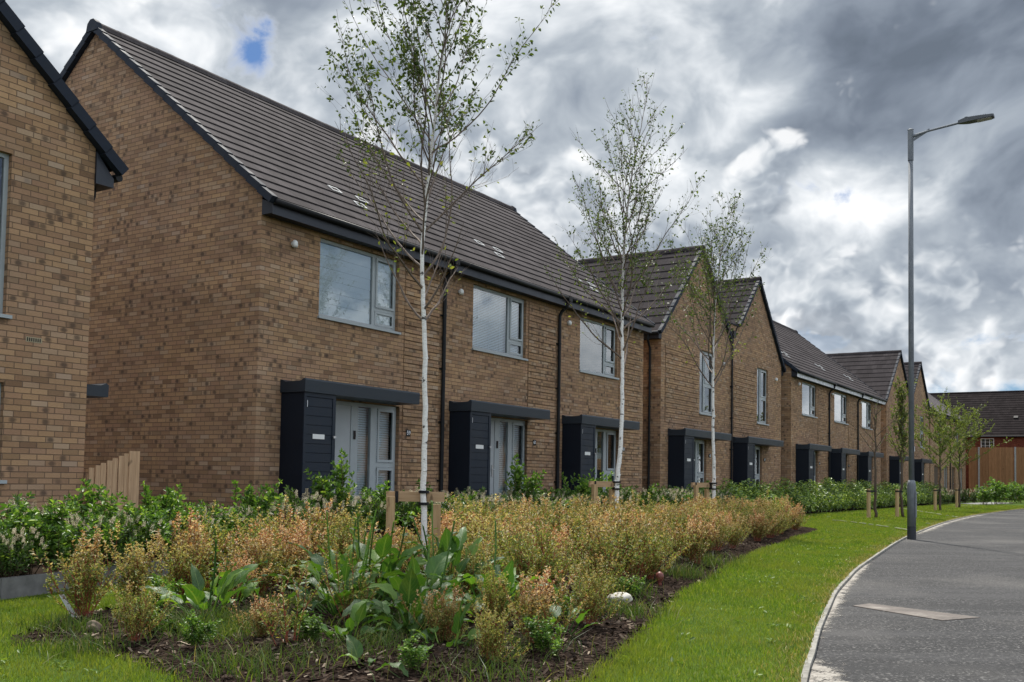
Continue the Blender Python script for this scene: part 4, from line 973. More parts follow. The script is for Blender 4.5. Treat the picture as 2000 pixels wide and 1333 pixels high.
# long unmown tufts against the slab edging and bed edge
o=np_mesh('grass',np.concatenate(vs),np.concatenate(qs),M['grassblade'],tris=np.concatenate(ts)); o['kind']='stuff'
KA=np.array([k_[:2] for k_ in KERB if -10<k_[0]<45])
i_=rng.integers(0,len(KA)-1,26000); t_=rng.random(26000); q_=KA[i_]*(1-t_[:,None])+KA[i_+1]*t_[:,None]; d_=KA[i_+1]-KA[i_]; d_/=np.linalg.norm(d_,axis=1,keepdims=True)
P=q_+np.column_stack([-d_[:,1],d_[:,0]])*(.028+np.abs(rng.normal(0,.13,26000)))[:,None]; P=P[(np.sin(P[:,0]*2.3)+np.sin(P[:,0]*5.1)+rng.normal(0,.8,len(P)))>-.6]
dd_=np.linalg.norm(P-CAM,axis=1); v,q,t=blades(P,.030,.0035+.0004*dd_,lean=.9); o=np_mesh('dry_grass',v,q,M['drygrass'],tris=t); o['kind']='stuff'
wc=scatter(900,(-9,16,-10.8,-3.2),0,28); LP=[];LD=[];LL=[]
for c_ in wc:
    for k_ in range(rng.integers(4,11)):
        a_=rng.uniform(0,6.28); LP.append((c_[0]+rng.normal(0,.03),c_[1]+rng.normal(0,.03),.012)); LD.append((math.cos(a_),math.sin(a_),rng.uniform(.1,.7))); LL.append(rng.uniform(.02,.05))
v,q=leaves(LP,LD,LL,W=.6); o=np_mesh('lawn_weeds',v,q,M['weed']); o['kind']='stuff'
def turf_joint(pts,label):
    m=MB(); pts=smooth_line(pts,.25)
    for i,(a,b) in enumerate(zip(pts[:-1],pts[1:])):
        d=unit(b-a); nn=V(-d[1],d[0]); w=.014+.010*math.sin(i*2.1)+.012*rnd.random()
        if rnd.random()<.28: continue
        m.obox((*(a-nn*w),.03),(*(b-a),0),(*(nn*2*w),0),(0,0,.018))
    return m.build('turf_joint',M['dust2'],None,kind='structure')
M['dust2']=plain('pale_dry_soil',(.30,.31,.20),.95,.1,nz=.35,nscale=12)
turf_joint([(17.65,-4.49),(16.23,-5.66),(13.19,-7.46),(12.5,-7.75)],'')
turf_joint([(36.2,-2.6),(30,-4.9),(25.4,-6.55),(24.2,-7.0)],'')
turf_joint([(18.3,-6.7),(17.4,-7.3)],'')

# ================================================================== STREET THINGS
lp=empty('street_lamp',(9.9,-8.24,0),'tall galvanised street lamp post with flat lantern standing at the kerb','street lamp')
m=MB(); x,y=9.9,-8.24
m.tube([(x,y,-.03),(x,y,.24)],.086,24); m.build('root_band',M['root'],lp,smooth=False)
m=MB(); m.tube([(x,y,.24),(x,y,1.06),(x,y,1.10),(x,y,1.17)],[.084,.084,.080,.060],24); m.build('base',M['galv'],lp,smooth=True)
m=MB(); m.tube([(x,y,1.17),(x,y,5.),(x,y,7.72)],[.054,.051,.047],24); m.build('pole',M['galv'],lp,smooth=True)
m=MB(); m.obox((x-.055,y-.078,.42),(.11,0,0),(0,-.012,0),(0,0,.52)); m.build('hatch',M['galv'],lp)
m=MB(); m.obox((x-.03,y-.058,1.75),(.055,0,0),(0,-.003,0),(0,0,.10)); m.build('label_plate',M['fascia_film'],lp)
m=MB(); m.tube([(x,y,7.72),(x,y,8.36)],.056,24); m.tube([(x,y,8.36),(x,y,8.385)],[.062,.03],24); m.build('collar',M['galv'],lp)
m=MB(); m.tube([(x,y-.05,8.22),(x,y-.34,8.28),(x,y-.95,8.345)],[.034,.022,.022],12); m.obox((x-.006,y-.06,8.12),(.012,0,0),(0,-.30,.16),(0,0,.05)); m.build('bracket_arm',M['galv'],lp)
m=MB()
A=[(-.06,0,-.035),(.06,0,-.035),(.06,0,.035),(-.06,0,.035)]
sec=[(-.90,.035,8.325,8.385),(-1.00,.07,8.318,8.405),(-1.10,.10,8.318,8.408),(-1.28,.105,8.326,8.402),(-1.52,.10,8.342,8.396),(-1.555,.09,8.350,8.392)]
for s0,s1 in zip(sec[:-1],sec[1:]):
    a=[(x+k*s0[1],y+s0[0],z) for k,z in ((-1,s0[2]),(1,s0[2]),(.85,s0[3]),(-.85,s0[3]))]; b=[(x+k*s1[1],y+s1[0],z) for k,z in ((-1,s1[2]),(1,s1[2]),(.85,s1[3]),(-.85,s1[3]))]
    for i in range(4): m.poly([a[i],a[(i+1)%4],b[(i+1)%4],b[i]])
m.poly(b); m.poly([(x+k*sec[0][1],y+sec[0][0],z) for k,z in ((-1,sec[0][2]),(1,sec[0][2]),(.85,sec[0][3]),(-.85,sec[0][3]))])
for i in range(9): m.box(x-.07,x+.07,y-1.16-i*.03,y-1.17-i*.03,8.39,8.415)
ln=m.build('lantern',M['lampgrey'],lp)
m=MB(); m.obox((x-.085,y-1.25,8.312),(.17,0,0),(0,-.26,.018),(0,0,.006)); m.build('lens',M['lens'],ln)
m=MB(); m.tube([(x,y-1.05,8.40),(x,y-1.05,8.435)],[.045,.035],14); m.build('photocell',M['canopy'],ln)

cv=MB(); c=[(-1.85,-10.02),(-1.95,-10.62),(-2.28,-11.05),(-2.66,-10.83),(-2.42,-10.42),(-2.24,-10.05)]
cv.poly([(*p,-.028) for p in c]); cv.poly([(*p,-.018) for p in c])
for i in range(6): a,b=c[i],c[(i+1)%6]; cv.poly([(*a,-.03),(*b,-.03),(*b,-.018),(*a,-.018)])
cv=MB(); o0=V(-2.02,-10.0); e1=V(-.36,-.86); e2=V(-.36,.16)
cv=MB(); P4=[V(-2.12,-9.98),V(-1.83,-10.06),V(-2.21,-11.04),V(-2.62,-10.81)]
A=[(*p,-.035) for p in P4]; B=[(*p,-.018) for p in P4]; cv.hexa(A+B)
o=cv.build('inspection_cover',M['cover'],None); tag(o,'worn pinkish chequered inspection cover let into the asphalt near the kerb','cover')

# stone, ball, plant label in the bed
def blob(name,loc,r,sc,mat,label,cat,seed,rough=.25):
    import bmesh
    bm=bmesh.new(); bmesh.ops.create_icosphere(bm,subdivisions=4,radius=r); rr=np.random.default_rng(seed); k=rr.normal(0,1,(6,3))*2.2/r; ph=rr.uniform(0,6,6)
    for vtx in bm.verts:
        p=np.array(vtx.co); d=sum(math.sin(k[i]@p+ph[i])/(i+1.5) for i in range(6))*rough
        q=p*(1+d*.5); vtx.co=(q[0]*sc[0],q[1]*sc[1],q[2]*sc[2])
    me=bpy.data.meshes.new(name); bm.to_mesh(me); bm.free(); me.materials.append(mat)
    me.polygons.foreach_set('use_smooth',[True]*len(me.polygons))
    o=bpy.data.objects.new(name,me); col.objects.link(o); o.location=loc; tag(o,label,cat); return o
M['stone']=plain('pale_limestone',(.50,.47,.41),.85,.2,nz=.35,nscale=14,bump=.5,bscale=30)
s=blob('pale_stone',(-3.85,-8.50,.09),.10,(1.25,.70,.48),M['stone'],'pale creased lump of stone lying on the bark mulch beside the grass','stone',21,.20); s.rotation_euler=(0,0,R(-35))
b_=empty('garden_ornament',(-2.40,-8.22,.07),'small red brown ball on a short foot among the shrub stems at the bed edge','ornament')
m=MB(); z=.06; m.tube([(-2.40,-8.22,z+a) for a in (0,.015,.035,.055,.085,.115,.132)],[.022,.020,.018,.034,.041,.034,.010],18); m.build('ball',M['red_brown'],b_,smooth=True)
pl=MB(); pl.obox((-7.02,-5.72,.03),(.028,-.022,0),(.002,.003,0),(-.075,.05,.165)); o=pl.build('plant_label',M['white'],None); tag(o,'white plastic plant label stuck slantwise into the mulch at the left','plant label')
r_=blob('small_rock',(-7.30,-6.38,.05),.05,(1,.8,.9),plain('brown_rock',(.16,.125,.095),.9,.1,nz=.3,nscale=20),'small brown rock at the left end of the mulch bed','rock',8,.3)

# tree stakes
def stake_frame(c,ang,label,L=.62,pad=True,h=.93):
    """two posts joined by a cross bar, black strap round the trunk"""
    g=empty('tree_stake',(c[0],c[1],0),label,'tree stake','stake frames of the birches')
    d=V(math.cos(ang),math.sin(ang)); nn=V(-d[1],d[0])
    def P(u,w,z): q=V(c[0],c[1])+d*u+nn*w; return (q[0],q[1],z)
    # bar lies between the posts: left post in front, right one behind
    for u,w in ((-L/2+.06,-.075),(L/2-.08,.04)):
        m=MB(); m.obox(P(u-.045,w-.04,-.05),(*(d*.085),0),(*(nn*.075),0),(0,0,h-.02 if w<0 else h-.10)); m.build('post',M['stake'],g,bevel=.004)
    m=MB(); m.obox((c[0]-L/2,c[1]-.02,0),(L,0,0),(0,.045,0),(0,0,.105))
    o=m.build('crossbar',M['stakebar'],g,bevel=.004); o.location=(0,0,h-.12); o.rotation_euler=(0,0,ang)
    m=MB(); m.obox(P(-L/2+.095,-.030,h-.135),(*(d*.035),0),(*(nn*.008),0),(0,0,.125)); m.build('pad',M['rubber'],g)
    return g,P
# ================================================================== TREES
def branch_path(p,d,L,n,rs,up=.25,wob=.12):
    pts=[np.array(p,float)]; d=unit(d); step=L/n
    for i in range(n):
        d=unit(d+V(0,0,up/n*2)+rs.normal(0,wob,3)); pts.append(pts[-1]+d*step)
    return pts
def birch(base,path,H,seed,label,prof,nbr,leaf_dens,lean=(0,0),leafL=.050,zstart=2.5,low=.35,r0=.040):
    """path: (dx,dy,z) control points of the trunk relative to base; prof(z) -> branch length"""
    rs=np.random.default_rng(seed)
    root=empty('birch_tree',(base[0],base[1],0),label,'tree','young birch trees in the shrub bed')
    tp=smooth_line([V(base[0]+a,base[1]+b,z) for a,b,z in path],.12); tp=[p+V(*rs.normal(0,.004,2),0) for p in tp]
    rad=[max(.004,r0*(1-p[2]/H)**.8*(1+.12*math.exp(-p[2]*4))) for p in tp]
    t=MB(); t.tube(tp,rad,12)
    for k in range(26):   # knots
        i=rs.integers(4,int(len(tp)*.7)); a=rs.uniform(0,6.28); q=tp[i]+V(math.cos(a),math.sin(a),0)*rad[i]*.85
        t.tube([q,q+V(math.cos(a),math.sin(a),.2)*rad[i]*.35],[rad[i]*.35,rad[i]*.22],6)
    t.build('trunk',M['birch'],root,smooth=True)
    zs=np.array([p[2] for p in tp]); b=MB(); LP=[];LD=[];LL=[];LZ=[]
    def add_leaves(pts,f):
        for i in range(1,len(pts)):
            z=pts[i][2]; dn=leaf_dens(z)*f
            for _ in range(rs.poisson(dn)):
                w=rs.random(); q=pts[i-1]*(1-w)+pts[i]*w
                dd=unit(unit(pts[i]-pts[i-1])*.5+rs.normal(0,.6,3)+V(0,0,-.35)); LP.append(q+dd*.012); LD.append(dd); LL.append(leafL*rs.uniform(.65,1.25)); LZ.append(z)
    for k in range(nbr):
        f=(k+.5)/nbr; z=zstart+(H*.985-zstart)*f**1.0; i=min(int(np.searchsorted(zs,z)),len(tp)-2); p=tp[i]
        az=k*2.399+rs.normal(0,.35); L=prof(z)*rs.uniform(.75,1.12)
        el=R(40)+R(22)*f+rs.normal(0,.10)
        d=V(math.cos(az)*math.cos(el),math.sin(az)*math.cos(el),math.sin(el))
        n=max(5,int(L/.11)); pts=branch_path(p,d,L,n,rs,up=.42-.18*f,wob=.07); r=min(rad[i]*.62,.0045+.0085*L)
        b.tube(pts,[max(.0016,r*(1-j/len(pts))**.9) for j in range(len(pts))],5,cap=False)
        add_leaves(pts[len(pts)//3:],.8)
        for j in range(2,len(pts)-1):
            for _ in range(rs.poisson(.85)):
                a2=rs.uniform(0,6.28); dd=unit(unit(pts[j+1]-pts[j])*.95+V(math.cos(a2),math.sin(a2),.25)*.6)
                l2=L*(1-j/len(pts))*rs.uniform(.25,.6)+.10; n2=max(4,int(l2/.08)); q=branch_path(pts[j],dd,l2,n2,rs,up=.22,wob=.11)
                b.tube(q,[max(.0011,.0035*(1-i2/len(q))) for i2 in range(len(q))],4,cap=False); add_leaves(q,1.)
                if l2>.35:
                    for jj in range(2,n2,2):
                        a3=rs.uniform(0,6.28); d3=unit(unit(q[jj]-q[jj-1])+V(math.cos(a3),math.sin(a3),.1)*.8); q3=branch_path(q[jj],d3,rs.uniform(.10,.26),3,rs,up=.15,wob=.14); b.tube(q3,.0011,3,cap=False); add_leaves(q3,1.2)
    b.build('branches',M['twig'],root)
    LZ=np.array(LZ); LP=np.array(LP)-V(base[0],base[1],0); LD=np.array(LD); LL=np.array(LL)
    v,q=leaves(LP,LD,LL,W=.72,rs=rs,spread=.8); z2=np.repeat(LZ,2)
    o=np_mesh('foliage',v,q,[M['birchleaf'],M['birchleaf_low']],root,mi=(z2<zstart+(H-zstart)*low).astype(int))
    return root
# nearest birch
B1=(-2.93,-5.78)
birch(B1,[(0,0,-.05),(-.06,.01,.9),(-.13,-.02,2.33),(-.20,-.01,3.41),(-.20,-.10,4.49),(-.17,-.20,5.6),(-.10,-.28,6.6),(-.06,-.32,7.15)],7.2,4,
      'nearest, largest birch with white trunk before house 59, crown cut off above',
      lambda z: 1.25 if z<3.0 else 2.2 if z<4.2 else 2.3-(z-4.2)*.46, 44, lambda z: .10 if z<4.5 else (.6 if z<5.0 else 1.35), zstart=2.55,low=.42,r0=.035)
sf,P=stake_frame((-2.975,-5.645),R(-57),'stake frame with cross bar and black strap at the nearest birch trunk')
def strap(g,trunk,bar,z,rr=.045):
    d=unit(V(*bar)-V(*trunk)); s=V(-d[1],d[0]); m=MB()
    for zz,dz in ((z+.025,.03),(z-.10,.03)):
        loop=[V(*bar)+s*.055,V(*trunk)+s*rr-d*.01,V(*trunk)+s*rr*.6-d*rr*.8,V(*trunk)-d*rr,V(*trunk)-s*rr*.6-d*rr*.8,V(*trunk)-s*rr-d*.01,V(*bar)-s*.055]
        for a,b in zip(loop[:-1],loop[1:]):
            dd=b-a; nn=unit(V(-dd[1],dd[0]))*.004; m.obox((*(a-nn),zz-dz/2),(*(dd),0),(*(nn*2),0),(0,0,dz))
    m.obox((*(V(*trunk)+d*(rr*.9)-s*.03),z-.09),(*(d*.05),0),(*(s*.06),0),(0,0,.11))
    m.build('strap',M['rubber'],g)
strap(sf,(B1[0]-.062,B1[1]+.01),(-2.925,-5.72),.89)
# second birch
B2=(4.87,-4.14)
birch(B2,[(-.05,0,-.05),(.0,.0,.95),(.12,-.02,2.3),(.28,.08,4.3),(.30,.05,5.6),(.34,-.1,7.0),(.45,-.35,8.45)],8.5,9,
      'second birch in the bed, slim white trunk leaning past the porch of house 63',
      lambda z: 2.5 if z<4.6 else max(.4,2.5-(z-4.6)*.55), 46, lambda z: .16 if z<4.6 else .55, zstart=3.1,low=.25,leafL=.055,r0=.046)
sf,P=stake_frame((4.662,-3.96),R(-25),'stake frame with cross bar and black strap at the second birch trunk',h=1.06)
strap(sf,(4.87,-4.14),(4.91,-4.055),1.01,.06)
# third birch
B3=(9.62,-4.16)
birch(B3,[(-.06,0,-.05),(.0,0,.95),(-.02,.02,2.3),(.02,.04,4.3),(.08,-.02,5.6),(.22,-.2,7.15)],7.2,14,
      'third birch, farthest in the bed, thin trunk in front of the gabled pair',
      lambda z: 2.5 if z<4.4 else max(.4,2.3-(z-4.4)*.66), 40, lambda z: .14 if z<4.6 else .6, zstart=3.0,low=.3,leafL=.06,r0=.044)
sf,P=stake_frame((9.385,-3.955),R(-20),'stake frame with cross bar and black strap at the third birch trunk',h=1.06)
strap(sf,(9.62,-4.16),(9.655,-4.07),1.01,.06)

# young street trees with a single stake
def young(base,H,seed,label,shape,nbr,dens,cr,leafL=.06,z0=1.55,mat='youngleaf'):
    rs=np.random.default_rng(seed); root=empty('young_tree',(base[0],base[1],0),label,'tree','young staked trees on the grass verge')
    tp=[V(base[0]+rs.normal(0,.015),base[1]+rs.normal(0,.015),z) for z in np.linspace(-.02,H,22)]; rad=[.045*(1-i/23)**.9+.004 for i in range(22)]
    t=MB(); t.tube(tp,rad,9); t.build('trunk',M['bark'],root,smooth=True)
    b=MB(); LP=[];LD=[];LL=[]
    for k in range(nbr):
        f=(k+.5)/nbr; z=z0+(H-.15-z0)*f; i=min(21,int(z/H*21)); az=k*2.399+rs.normal(0,.4); L=cr(f)*rs.uniform(.7,1.15)
        el=R(shape)+rs.normal(0,.12); d=V(math.cos(az)*math.cos(el),math.sin(az)*math.cos(el),math.sin(el)); n=max(4,int(L/.14))
        pts=branch_path(tp[i],d,L,n,rs,up=.2,wob=.08); b.tube(pts,[max(.003,.013*(1-j/len(pts))) for j in range(len(pts))],5,cap=False)
        for j in range(1,len(pts)):
            subs=[(pts[j-1],pts[j])]
            for _ in range(rs.poisson(.7)):
                a2=rs.uniform(0,6.28); dd=unit(unit(pts[j]-pts[j-1])+V(math.cos(a2),math.sin(a2),.1)*.8); q=branch_path(pts[j],dd,rs.uniform(.2,.5)*min(1,L),3,rs,up=.1,wob=.12); b.tube(q,.003,4,cap=False); subs+=list(zip(q[:-1],q[1:]))
            for a,c in subs:
                for _ in range(rs.poisson(dens)):
                    w=rs.random(); dd=unit(unit(c-a)*.5+rs.normal(0,.6,3)); LP.append(a*(1-w)+c*w); LD.append(dd); LL.append(leafL*rs.uniform(.7,1.3))
    b.build('branches',M['bark'],root)
    v,q=leaves(np.array(LP)-V(base[0],base[1],0),LD,LL,W=.6,rs=rs,spread=.8); np_mesh('foliage',v,q,M[mat],root)
def single_stake(x,y,label,tx,ty,h=.93):
    g=empty('tree_stake',(x,y,0),label,'tree stake','single stakes of the young trees')
    m=MB(); m.tube([(x,y,-.05),(x,y,h)],.062,10); m.build('post',M['stake'],g)
    m=MB(); m.tube([(x,y,h-.10),(x,y,h-.05)],.067,10); m.obox((x-.01,y-.03,h-.10),(tx-x,ty-y,0),(.01,.05,0),(0,0,.05)); m.build('strap',M['rubber'],g)
Y=[((20.75,-5.15),3.55,2,'nearly bare young tree with a few thin brown branches on the verge',50,11,.14,lambda f:1.4-.6*f,(20.55,-5.0),'nearest single stake, at the nearly bare young tree'),
   ((22.72,-5.55),4.2,3,'narrow upright leafy young tree just left of the lamp post',66,38,3.6,lambda f:1.1-.55*f,(22.55,-5.44),'single stake at the narrow upright young tree left of the lamp post'),
   ((33.0,-5.05),4.3,5,'spreading leafy young tree just right of the lamp post',36,30,5.2,lambda f:2.4-1.5*f,(32.75,-4.9),'single stake at the young tree just right of the lamp post'),
   ((39.9,-4.80),4.6,6,'farthest spreading leafy young tree, in front of the tall timber fence',38,30,5.2,lambda f:2.5-1.6*f,(39.7,-4.7),'farthest single stake, at the young tree before the timber fence')]
for b0,H,sd,lb,sh,nb,dn,cr,sk,sl in Y:
    young(b0,H,sd,lb,sh,nb,dn,cr,leafL=.075,z0=1.75 if dn>1 else 2.0); single_stake(sk[0],sk[1],sl,b0[0],b0[1])

# ================================================================== SHRUBS
def stems_mesh(paths,r,sides=4):
    m=MB()
    for p in paths: m.tube(p,[max(r*.35,r*(1-.8*j/len(p))) for j in range(len(p))],sides,cap=False)
    return m
def shrub_proto(seed,nst,H,spread,per,leafL,W=.5,curve=.2,zmin=.12,side=2,rs0=.004,dirup=.5,upright=.35):
    """stems and leaf vertices of one plant around the origin"""
    rs=np.random.default_rng(seed); paths=[];LP=[];LD=[];LL=[]
    for k in range(nst):
        az=rs.uniform(0,6.28); ln=H*(rs.uniform(.50,1.0) if rs.random()<.84 else rs.uniform(1.0,1.16)); tilt=abs(rs.normal(0,upright)); r=rs.uniform(0,.10)
        d=V(math.cos(az)*math.sin(tilt)*spread,math.sin(az)*math.sin(tilt)*spread,math.cos(tilt))
        p=branch_path(V(math.cos(az)*r,math.sin(az)*r,0),d,ln,7,rs,up=curve,wob=.07); paths.append(p); subs=[p]
        for _ in range(side):
            j=rs.integers(2,6); a=rs.uniform(0,6.28); dd=unit(unit(p[j+1]-p[j])+V(math.cos(a),math.sin(a),.2)*.7)
            q=branch_path(p[j],dd,ln*rs.uniform(.2,.42),4,rs,up=.3,wob=.08); paths.append(q); subs.append(q)
        for q in subs:
            Lq=sum(np.linalg.norm(q[i+1]-q[i]) for i in range(len(q)-1)); n=int(per*Lq/H/ (1 if q is p else .8))
            for _ in range(n):
                u=rs.uniform(.10,1.)**.85*(len(q)-1.001); i=int(u); w=u-i; pt=q[i]*(1-w)+q[i+1]*w
                if pt[2]<zmin and rs.random()<.7: continue
                ax=unit(q[i+1]-q[i]); s=rs.normal(0,1,3); s=unit(s-ax*np.dot(s,ax)); dd=unit(s+ax*dirup+V(0,0,.1)); LP.append(pt+dd*.004); LD.append(dd); LL.append(leafL*rs.uniform(.6,1.25))
            for _ in range(4):
                dd=unit(unit(q[-1]-q[-2])+rs.normal(0,.45,3)); LP.append(q[-1]); LD.append(dd); LL.append(leafL*rs.uniform(.5,.9))
    v,qd=leaves(np.array(LP),np.array(LD),np.array(LL),W=W,rs=rs,spread=.7)
    return paths,v,qd
def make_proto(name,paths,v,q,leafm,stemm,r=.0035,extra=None):
    sm=stems_mesh(paths,r); so=sm.build('stems',stemm); fo=np_mesh('foliage',v,q,leafm)
    prt=[so,fo]
    if extra is not None: eo=np_mesh('flowers',extra[0],extra[1],M['flower']); prt.append(eo)
    me=[(o.name.split('.')[0],o.data) for o in prt]
    for o in prt: bpy.data.objects.remove(o)
    return me
def place(name,me,loc,s,rz,label,cat,group,sz=None):
    root=empty(name,loc,label,cat,group,rz=rz); root.scale=(s,s,sz or s)
    for n,d in me:
        o=bpy.data.objects.new(n,d); col.objects.link(o); o.parent=root
    return root
# --- orange tipped shrubs of the bed
SP=[]
for sd in range(5):
    p,v,q=shrub_proto(40+sd,34,.78,1.15,52,.033,W=.62,curve=.22,side=4,upright=.44,zmin=.06)
    SP.append(make_proto('spirea',p,v,q,M['spirea'] if sd<4 else M['spirea_yel'],M['rstem']))
p,v,q=shrub_proto(61,9,.60,1.2,44,.032,W=.55,curve=.2,side=2,upright=.45); SPARSE=make_proto('spirea',p,v,q,M['spirea'],M['rstem'],r=.0035)
MASS=[(-5.0,-7.75),(-4.6,-8.25),(-3.9,-8.40),(-2.4,-8.22),(-1.0,-7.98),(.6,-7.45),(2.33,-7.02),(4.26,-6.75),(6.8,-6.35),(9.4,-5.98),(11.6,-5.65),(12.1,-5.0),(11.,-4.3),(8,-3.85),(2,-3.95),(-1.5,-4.3),(-3.2,-5.2),(-3.3,-6.5)]
mass_group='orange tipped shrubs massed in the bed'
sp=.60; cnt=0; pts=[]
yy=-8.4; row=0
while yy<-3.6:
    xx=-5.2+(row%2)*sp*.5
    while xx<12.6:
        p=np.array([[xx+rng.normal(0,.09),yy+rng.normal(0,.09)]])
        if inside(p,MASS)[0] and np.linalg.norm(p[0]-V(-2.98,-5.78))>.33: pts.append(p[0])
        xx+=sp
    yy+=sp*.866; row+=1
for p in pts:
    fr_=edge_dist(np.array([p]),MASS)[0]; s=rng.uniform(.70,1.03)*(.82 if fr_<.25 else 1.)*(.88 if p[0]>1 else 1.)
    if p[0]<-1.5: s*=.86
    place('orange_shrub',SP[rng.integers(0,5)],(p[0],p[1],.05),s,rng.uniform(0,6.28),'orange tipped shrub, one of the dense mass filling the bed behind the docks','shrub',mass_group)
single=[((-6.98,-5.80),.74,3,'low yellow and orange shrub growing around the white plant label'),
 ((-6.40,-5.60),.66,4,'low yellow leaved shrub just right of the plant label shrub'),
 ((-5.75,-5.40),.86,3,'yellow green shrub standing behind the left dock plant'),
 ((-5.25,-5.10),.80,4,'yellow shrub between the slab edging and the left dock plant'),
 ((-4.45,-4.95),.84,4,'yellow green shrub in the middle gap before the slab edging'),
 ((-4.0,-4.85),.82,3,'orange flecked shrub right of the middle gap, before the slab edging'),
 ((-3.55,-5.15),.86,4,'tall yellow shrub left of the nearest stake frame'),
 ((-3.45,-4.75),.92,0,'pink tipped shrub behind the tall yellow one left of the stake'),
 ((-4.55,-8.62),.55,1,'orange shrub at the right foot of the big dock clump near the grass'),
 ((-5.15,-8.90),.50,0,'low orange shrub at the front corner of the bed near the grass'),
 ((-6.10,-9.05),.56,1,'foremost orange and yellow shrub at the bottom of the bed')]
for (x,y),s,k,lb in single: place('orange_shrub',SP[k],(x,y,.05),s,rng.uniform(0,6.28),lb,'shrub','single orange tipped shrubs')
place('orange_shrub',SPARSE,(-7.15,-8.02,.05),.80,1.,'thin red stemmed orange shrub at the bottom between two dock plants','shrub','single orange tipped shrubs')
for k,((x,y),s,lb) in enumerate([((-5.45,-5.95),.66,'yellow green shrub behind the space between left dock and big clump'),((-4.75,-5.65),.70,'green and yellow shrub left of the stake frame, near the middle of the bed'),((-4.15,-6.1),.66,'orange and green shrub close behind the big dock clump'),((-3.95,-6.75),.70,'orange shrub right behind the big dock clump, beside the birch trunk'),((-6.75,-9.15),.40,'small yellow shrub at the very bottom of the bed'),((-5.9,-6.2),.5,'small yellow shrub beside the low leaved dock'),((-7.45,-7.0),.42,'small straw coloured shrub at the left front of the mulch'),((-5.0,-5.4),.78,'yellow green shrub one step behind the left dock, in the middle of its group'),((-4.65,-5.25),.74,'orange green shrub between the middle gap and the stake frame'),((-6.05,-5.7),.62,'yellow shrub to the right of the two plant label shrubs'),((-5.3,-5.75),.70,'pale yellow shrub directly behind the low leaved dock'),((-3.9,-5.5),.80,'orange shrub just left of the nearest stake post'),((-4.5,-6.5),.70,'pink orange shrub at the back of the big dock clump'),((-6.45,-8.6),.46,'low orange shrub before the big dock clump near the bottom'),((-5.7,-8.5),.55,'orange shrub under the right front of the big dock clump'),((-7.0,-7.65),.36,'tiny orange shrub on bare mulch left of the red stemmed one')]):
    place('orange_shrub',SP[k%5],(x,y,.05),s,k*1.7,lb,'shrub','single orange tipped shrubs')
place('orange_shrub',SPARSE,(-6.1,-7.55,.05),.85,3.,'sparse red stemmed orange shrub growing through the big dock clump','shrub','single orange tipped shrubs')

# --- dock plants
def dock_leaf(v_,q_,u_,base,d,L,W,rs,droop):
    """long ovate blade with waved edge; appended to lists"""
    d=unit(d); side=unit(np.cross(d,V(0,0,1)+rs.normal(0,.15,3))); n=9; k=len(v_)
    p=np.array(base,float); dd=d.copy(); tw=rs.normal(0,.3)
    for i in range(n+1):
        t=i/n; w=W*(math.sin(math.pi*min(1,t*1.0+.10)**.75))*(1-.15*t) if t<1 else 0
        if t==0: w=W*.30
        nr=np.cross(side,dd); wav=.16*W*math.sin(i*1.9+tw*5)
        s2=side*math.cos(tw*t)+nr*math.sin(tw*t)
        for c,u in ((-1,-1),(-.5,-.5),(0,0),(.5,.5),(1,1)):
            v_.append(p+s2*w*c+nr*(abs(c)*w*.28+ (wav if abs(c)==1 else 0)*(1 if c>0 else -1))); u_.append((u*.5,t))
        dd=unit(dd+V(0,0,-droop/n)); p=p+dd*L/n
    for i in range(n):
        for c in range(4): a=k+i*5+c; q_.append((a,a+1,a+6,a+5))
def dock(loc,seed,nl,L,label,h=.35,nst=0,s=1.0):
    rs=np.random.default_rng(seed); root=empty('dock_plant',(loc[0],loc[1],.05),label,'plant','broad leaved dock plants'); v_=[];q_=[];u_=[]; m=MB()
    for k in range(nl):
        az=k*2.399+rs.normal(0,.3); el=R(rs.uniform(12,72)); d=V(math.cos(az)*math.cos(el),math.sin(az)*math.cos(el),math.sin(el)); st=h*rs.uniform(.35,1.1)
        pts=branch_path(V(loc[0],loc[1],.05)+V(math.cos(az),math.sin(az),0)*rs.uniform(0,.10),d,st,4,rs,up=.1,wob=.05); m.tube(pts,[.006,.005,.005,.004,.004],5,cap=False)
        l=L*rs.uniform(.6,1.35); dock_leaf(v_,q_,u_,pts[-1]-V(loc[0],loc[1],.05),pts[-1]-pts[-2],l,l*rs.uniform(.17,.25),rs,rs.uniform(.5,2.4))
    for k in range(nst):
        az=rs.uniform(0,6.28); d=V(math.cos(az)*.25,math.sin(az)*.25,1); pts=branch_path(V(loc[0],loc[1],.05)+V(math.cos(az),math.sin(az),0)*.08,d,rs.uniform(.55,.85)*s,7,rs,up=.2,wob=.05); m.tube(pts,[.007]*8,5,cap=False)
        for j in range(2,8):
            a=rs.uniform(0,6.28); l=L*.55*rs.uniform(.5,1.1)*(1.15-j*.09); dd=V(math.cos(a),math.sin(a),.8); dock_leaf(v_,q_,u_,pts[j]-V(loc[0],loc[1],.05),dd,l,l*.2,rs,.8)
    m.build('stalks',M['leafy'],root)
    o=np_mesh('leaf_blades',np.array(v_),np.array(q_),M['dock'],root,smooth=True); me=o.data; uvl=me.uv_layers.new(name='UVMap')
    li=np.zeros(len(me.loops),np.int32); me.loops.foreach_get('vertex_index',li); uvl.data.foreach_set('uv',np.array(u_,np.float32)[li].ravel())
    return root
dock((-5.35,-7.10),1,40,.26,'tallest dock in the big clump of broad leaves before the nearest stake',h=.44,nst=4)
dock((-4.85,-7.45),2,38,.26,'dock at the back right of the big broad leaved clump',h=.46,nst=3)
dock((-5.95,-7.30),3,36,.24,'dock at the left side of the big broad leaved clump',h=.36,nst=2)
dock((-5.75,-7.85),7,38,.25,'dock in the middle of the big broad leaved clump',h=.34,nst=2)
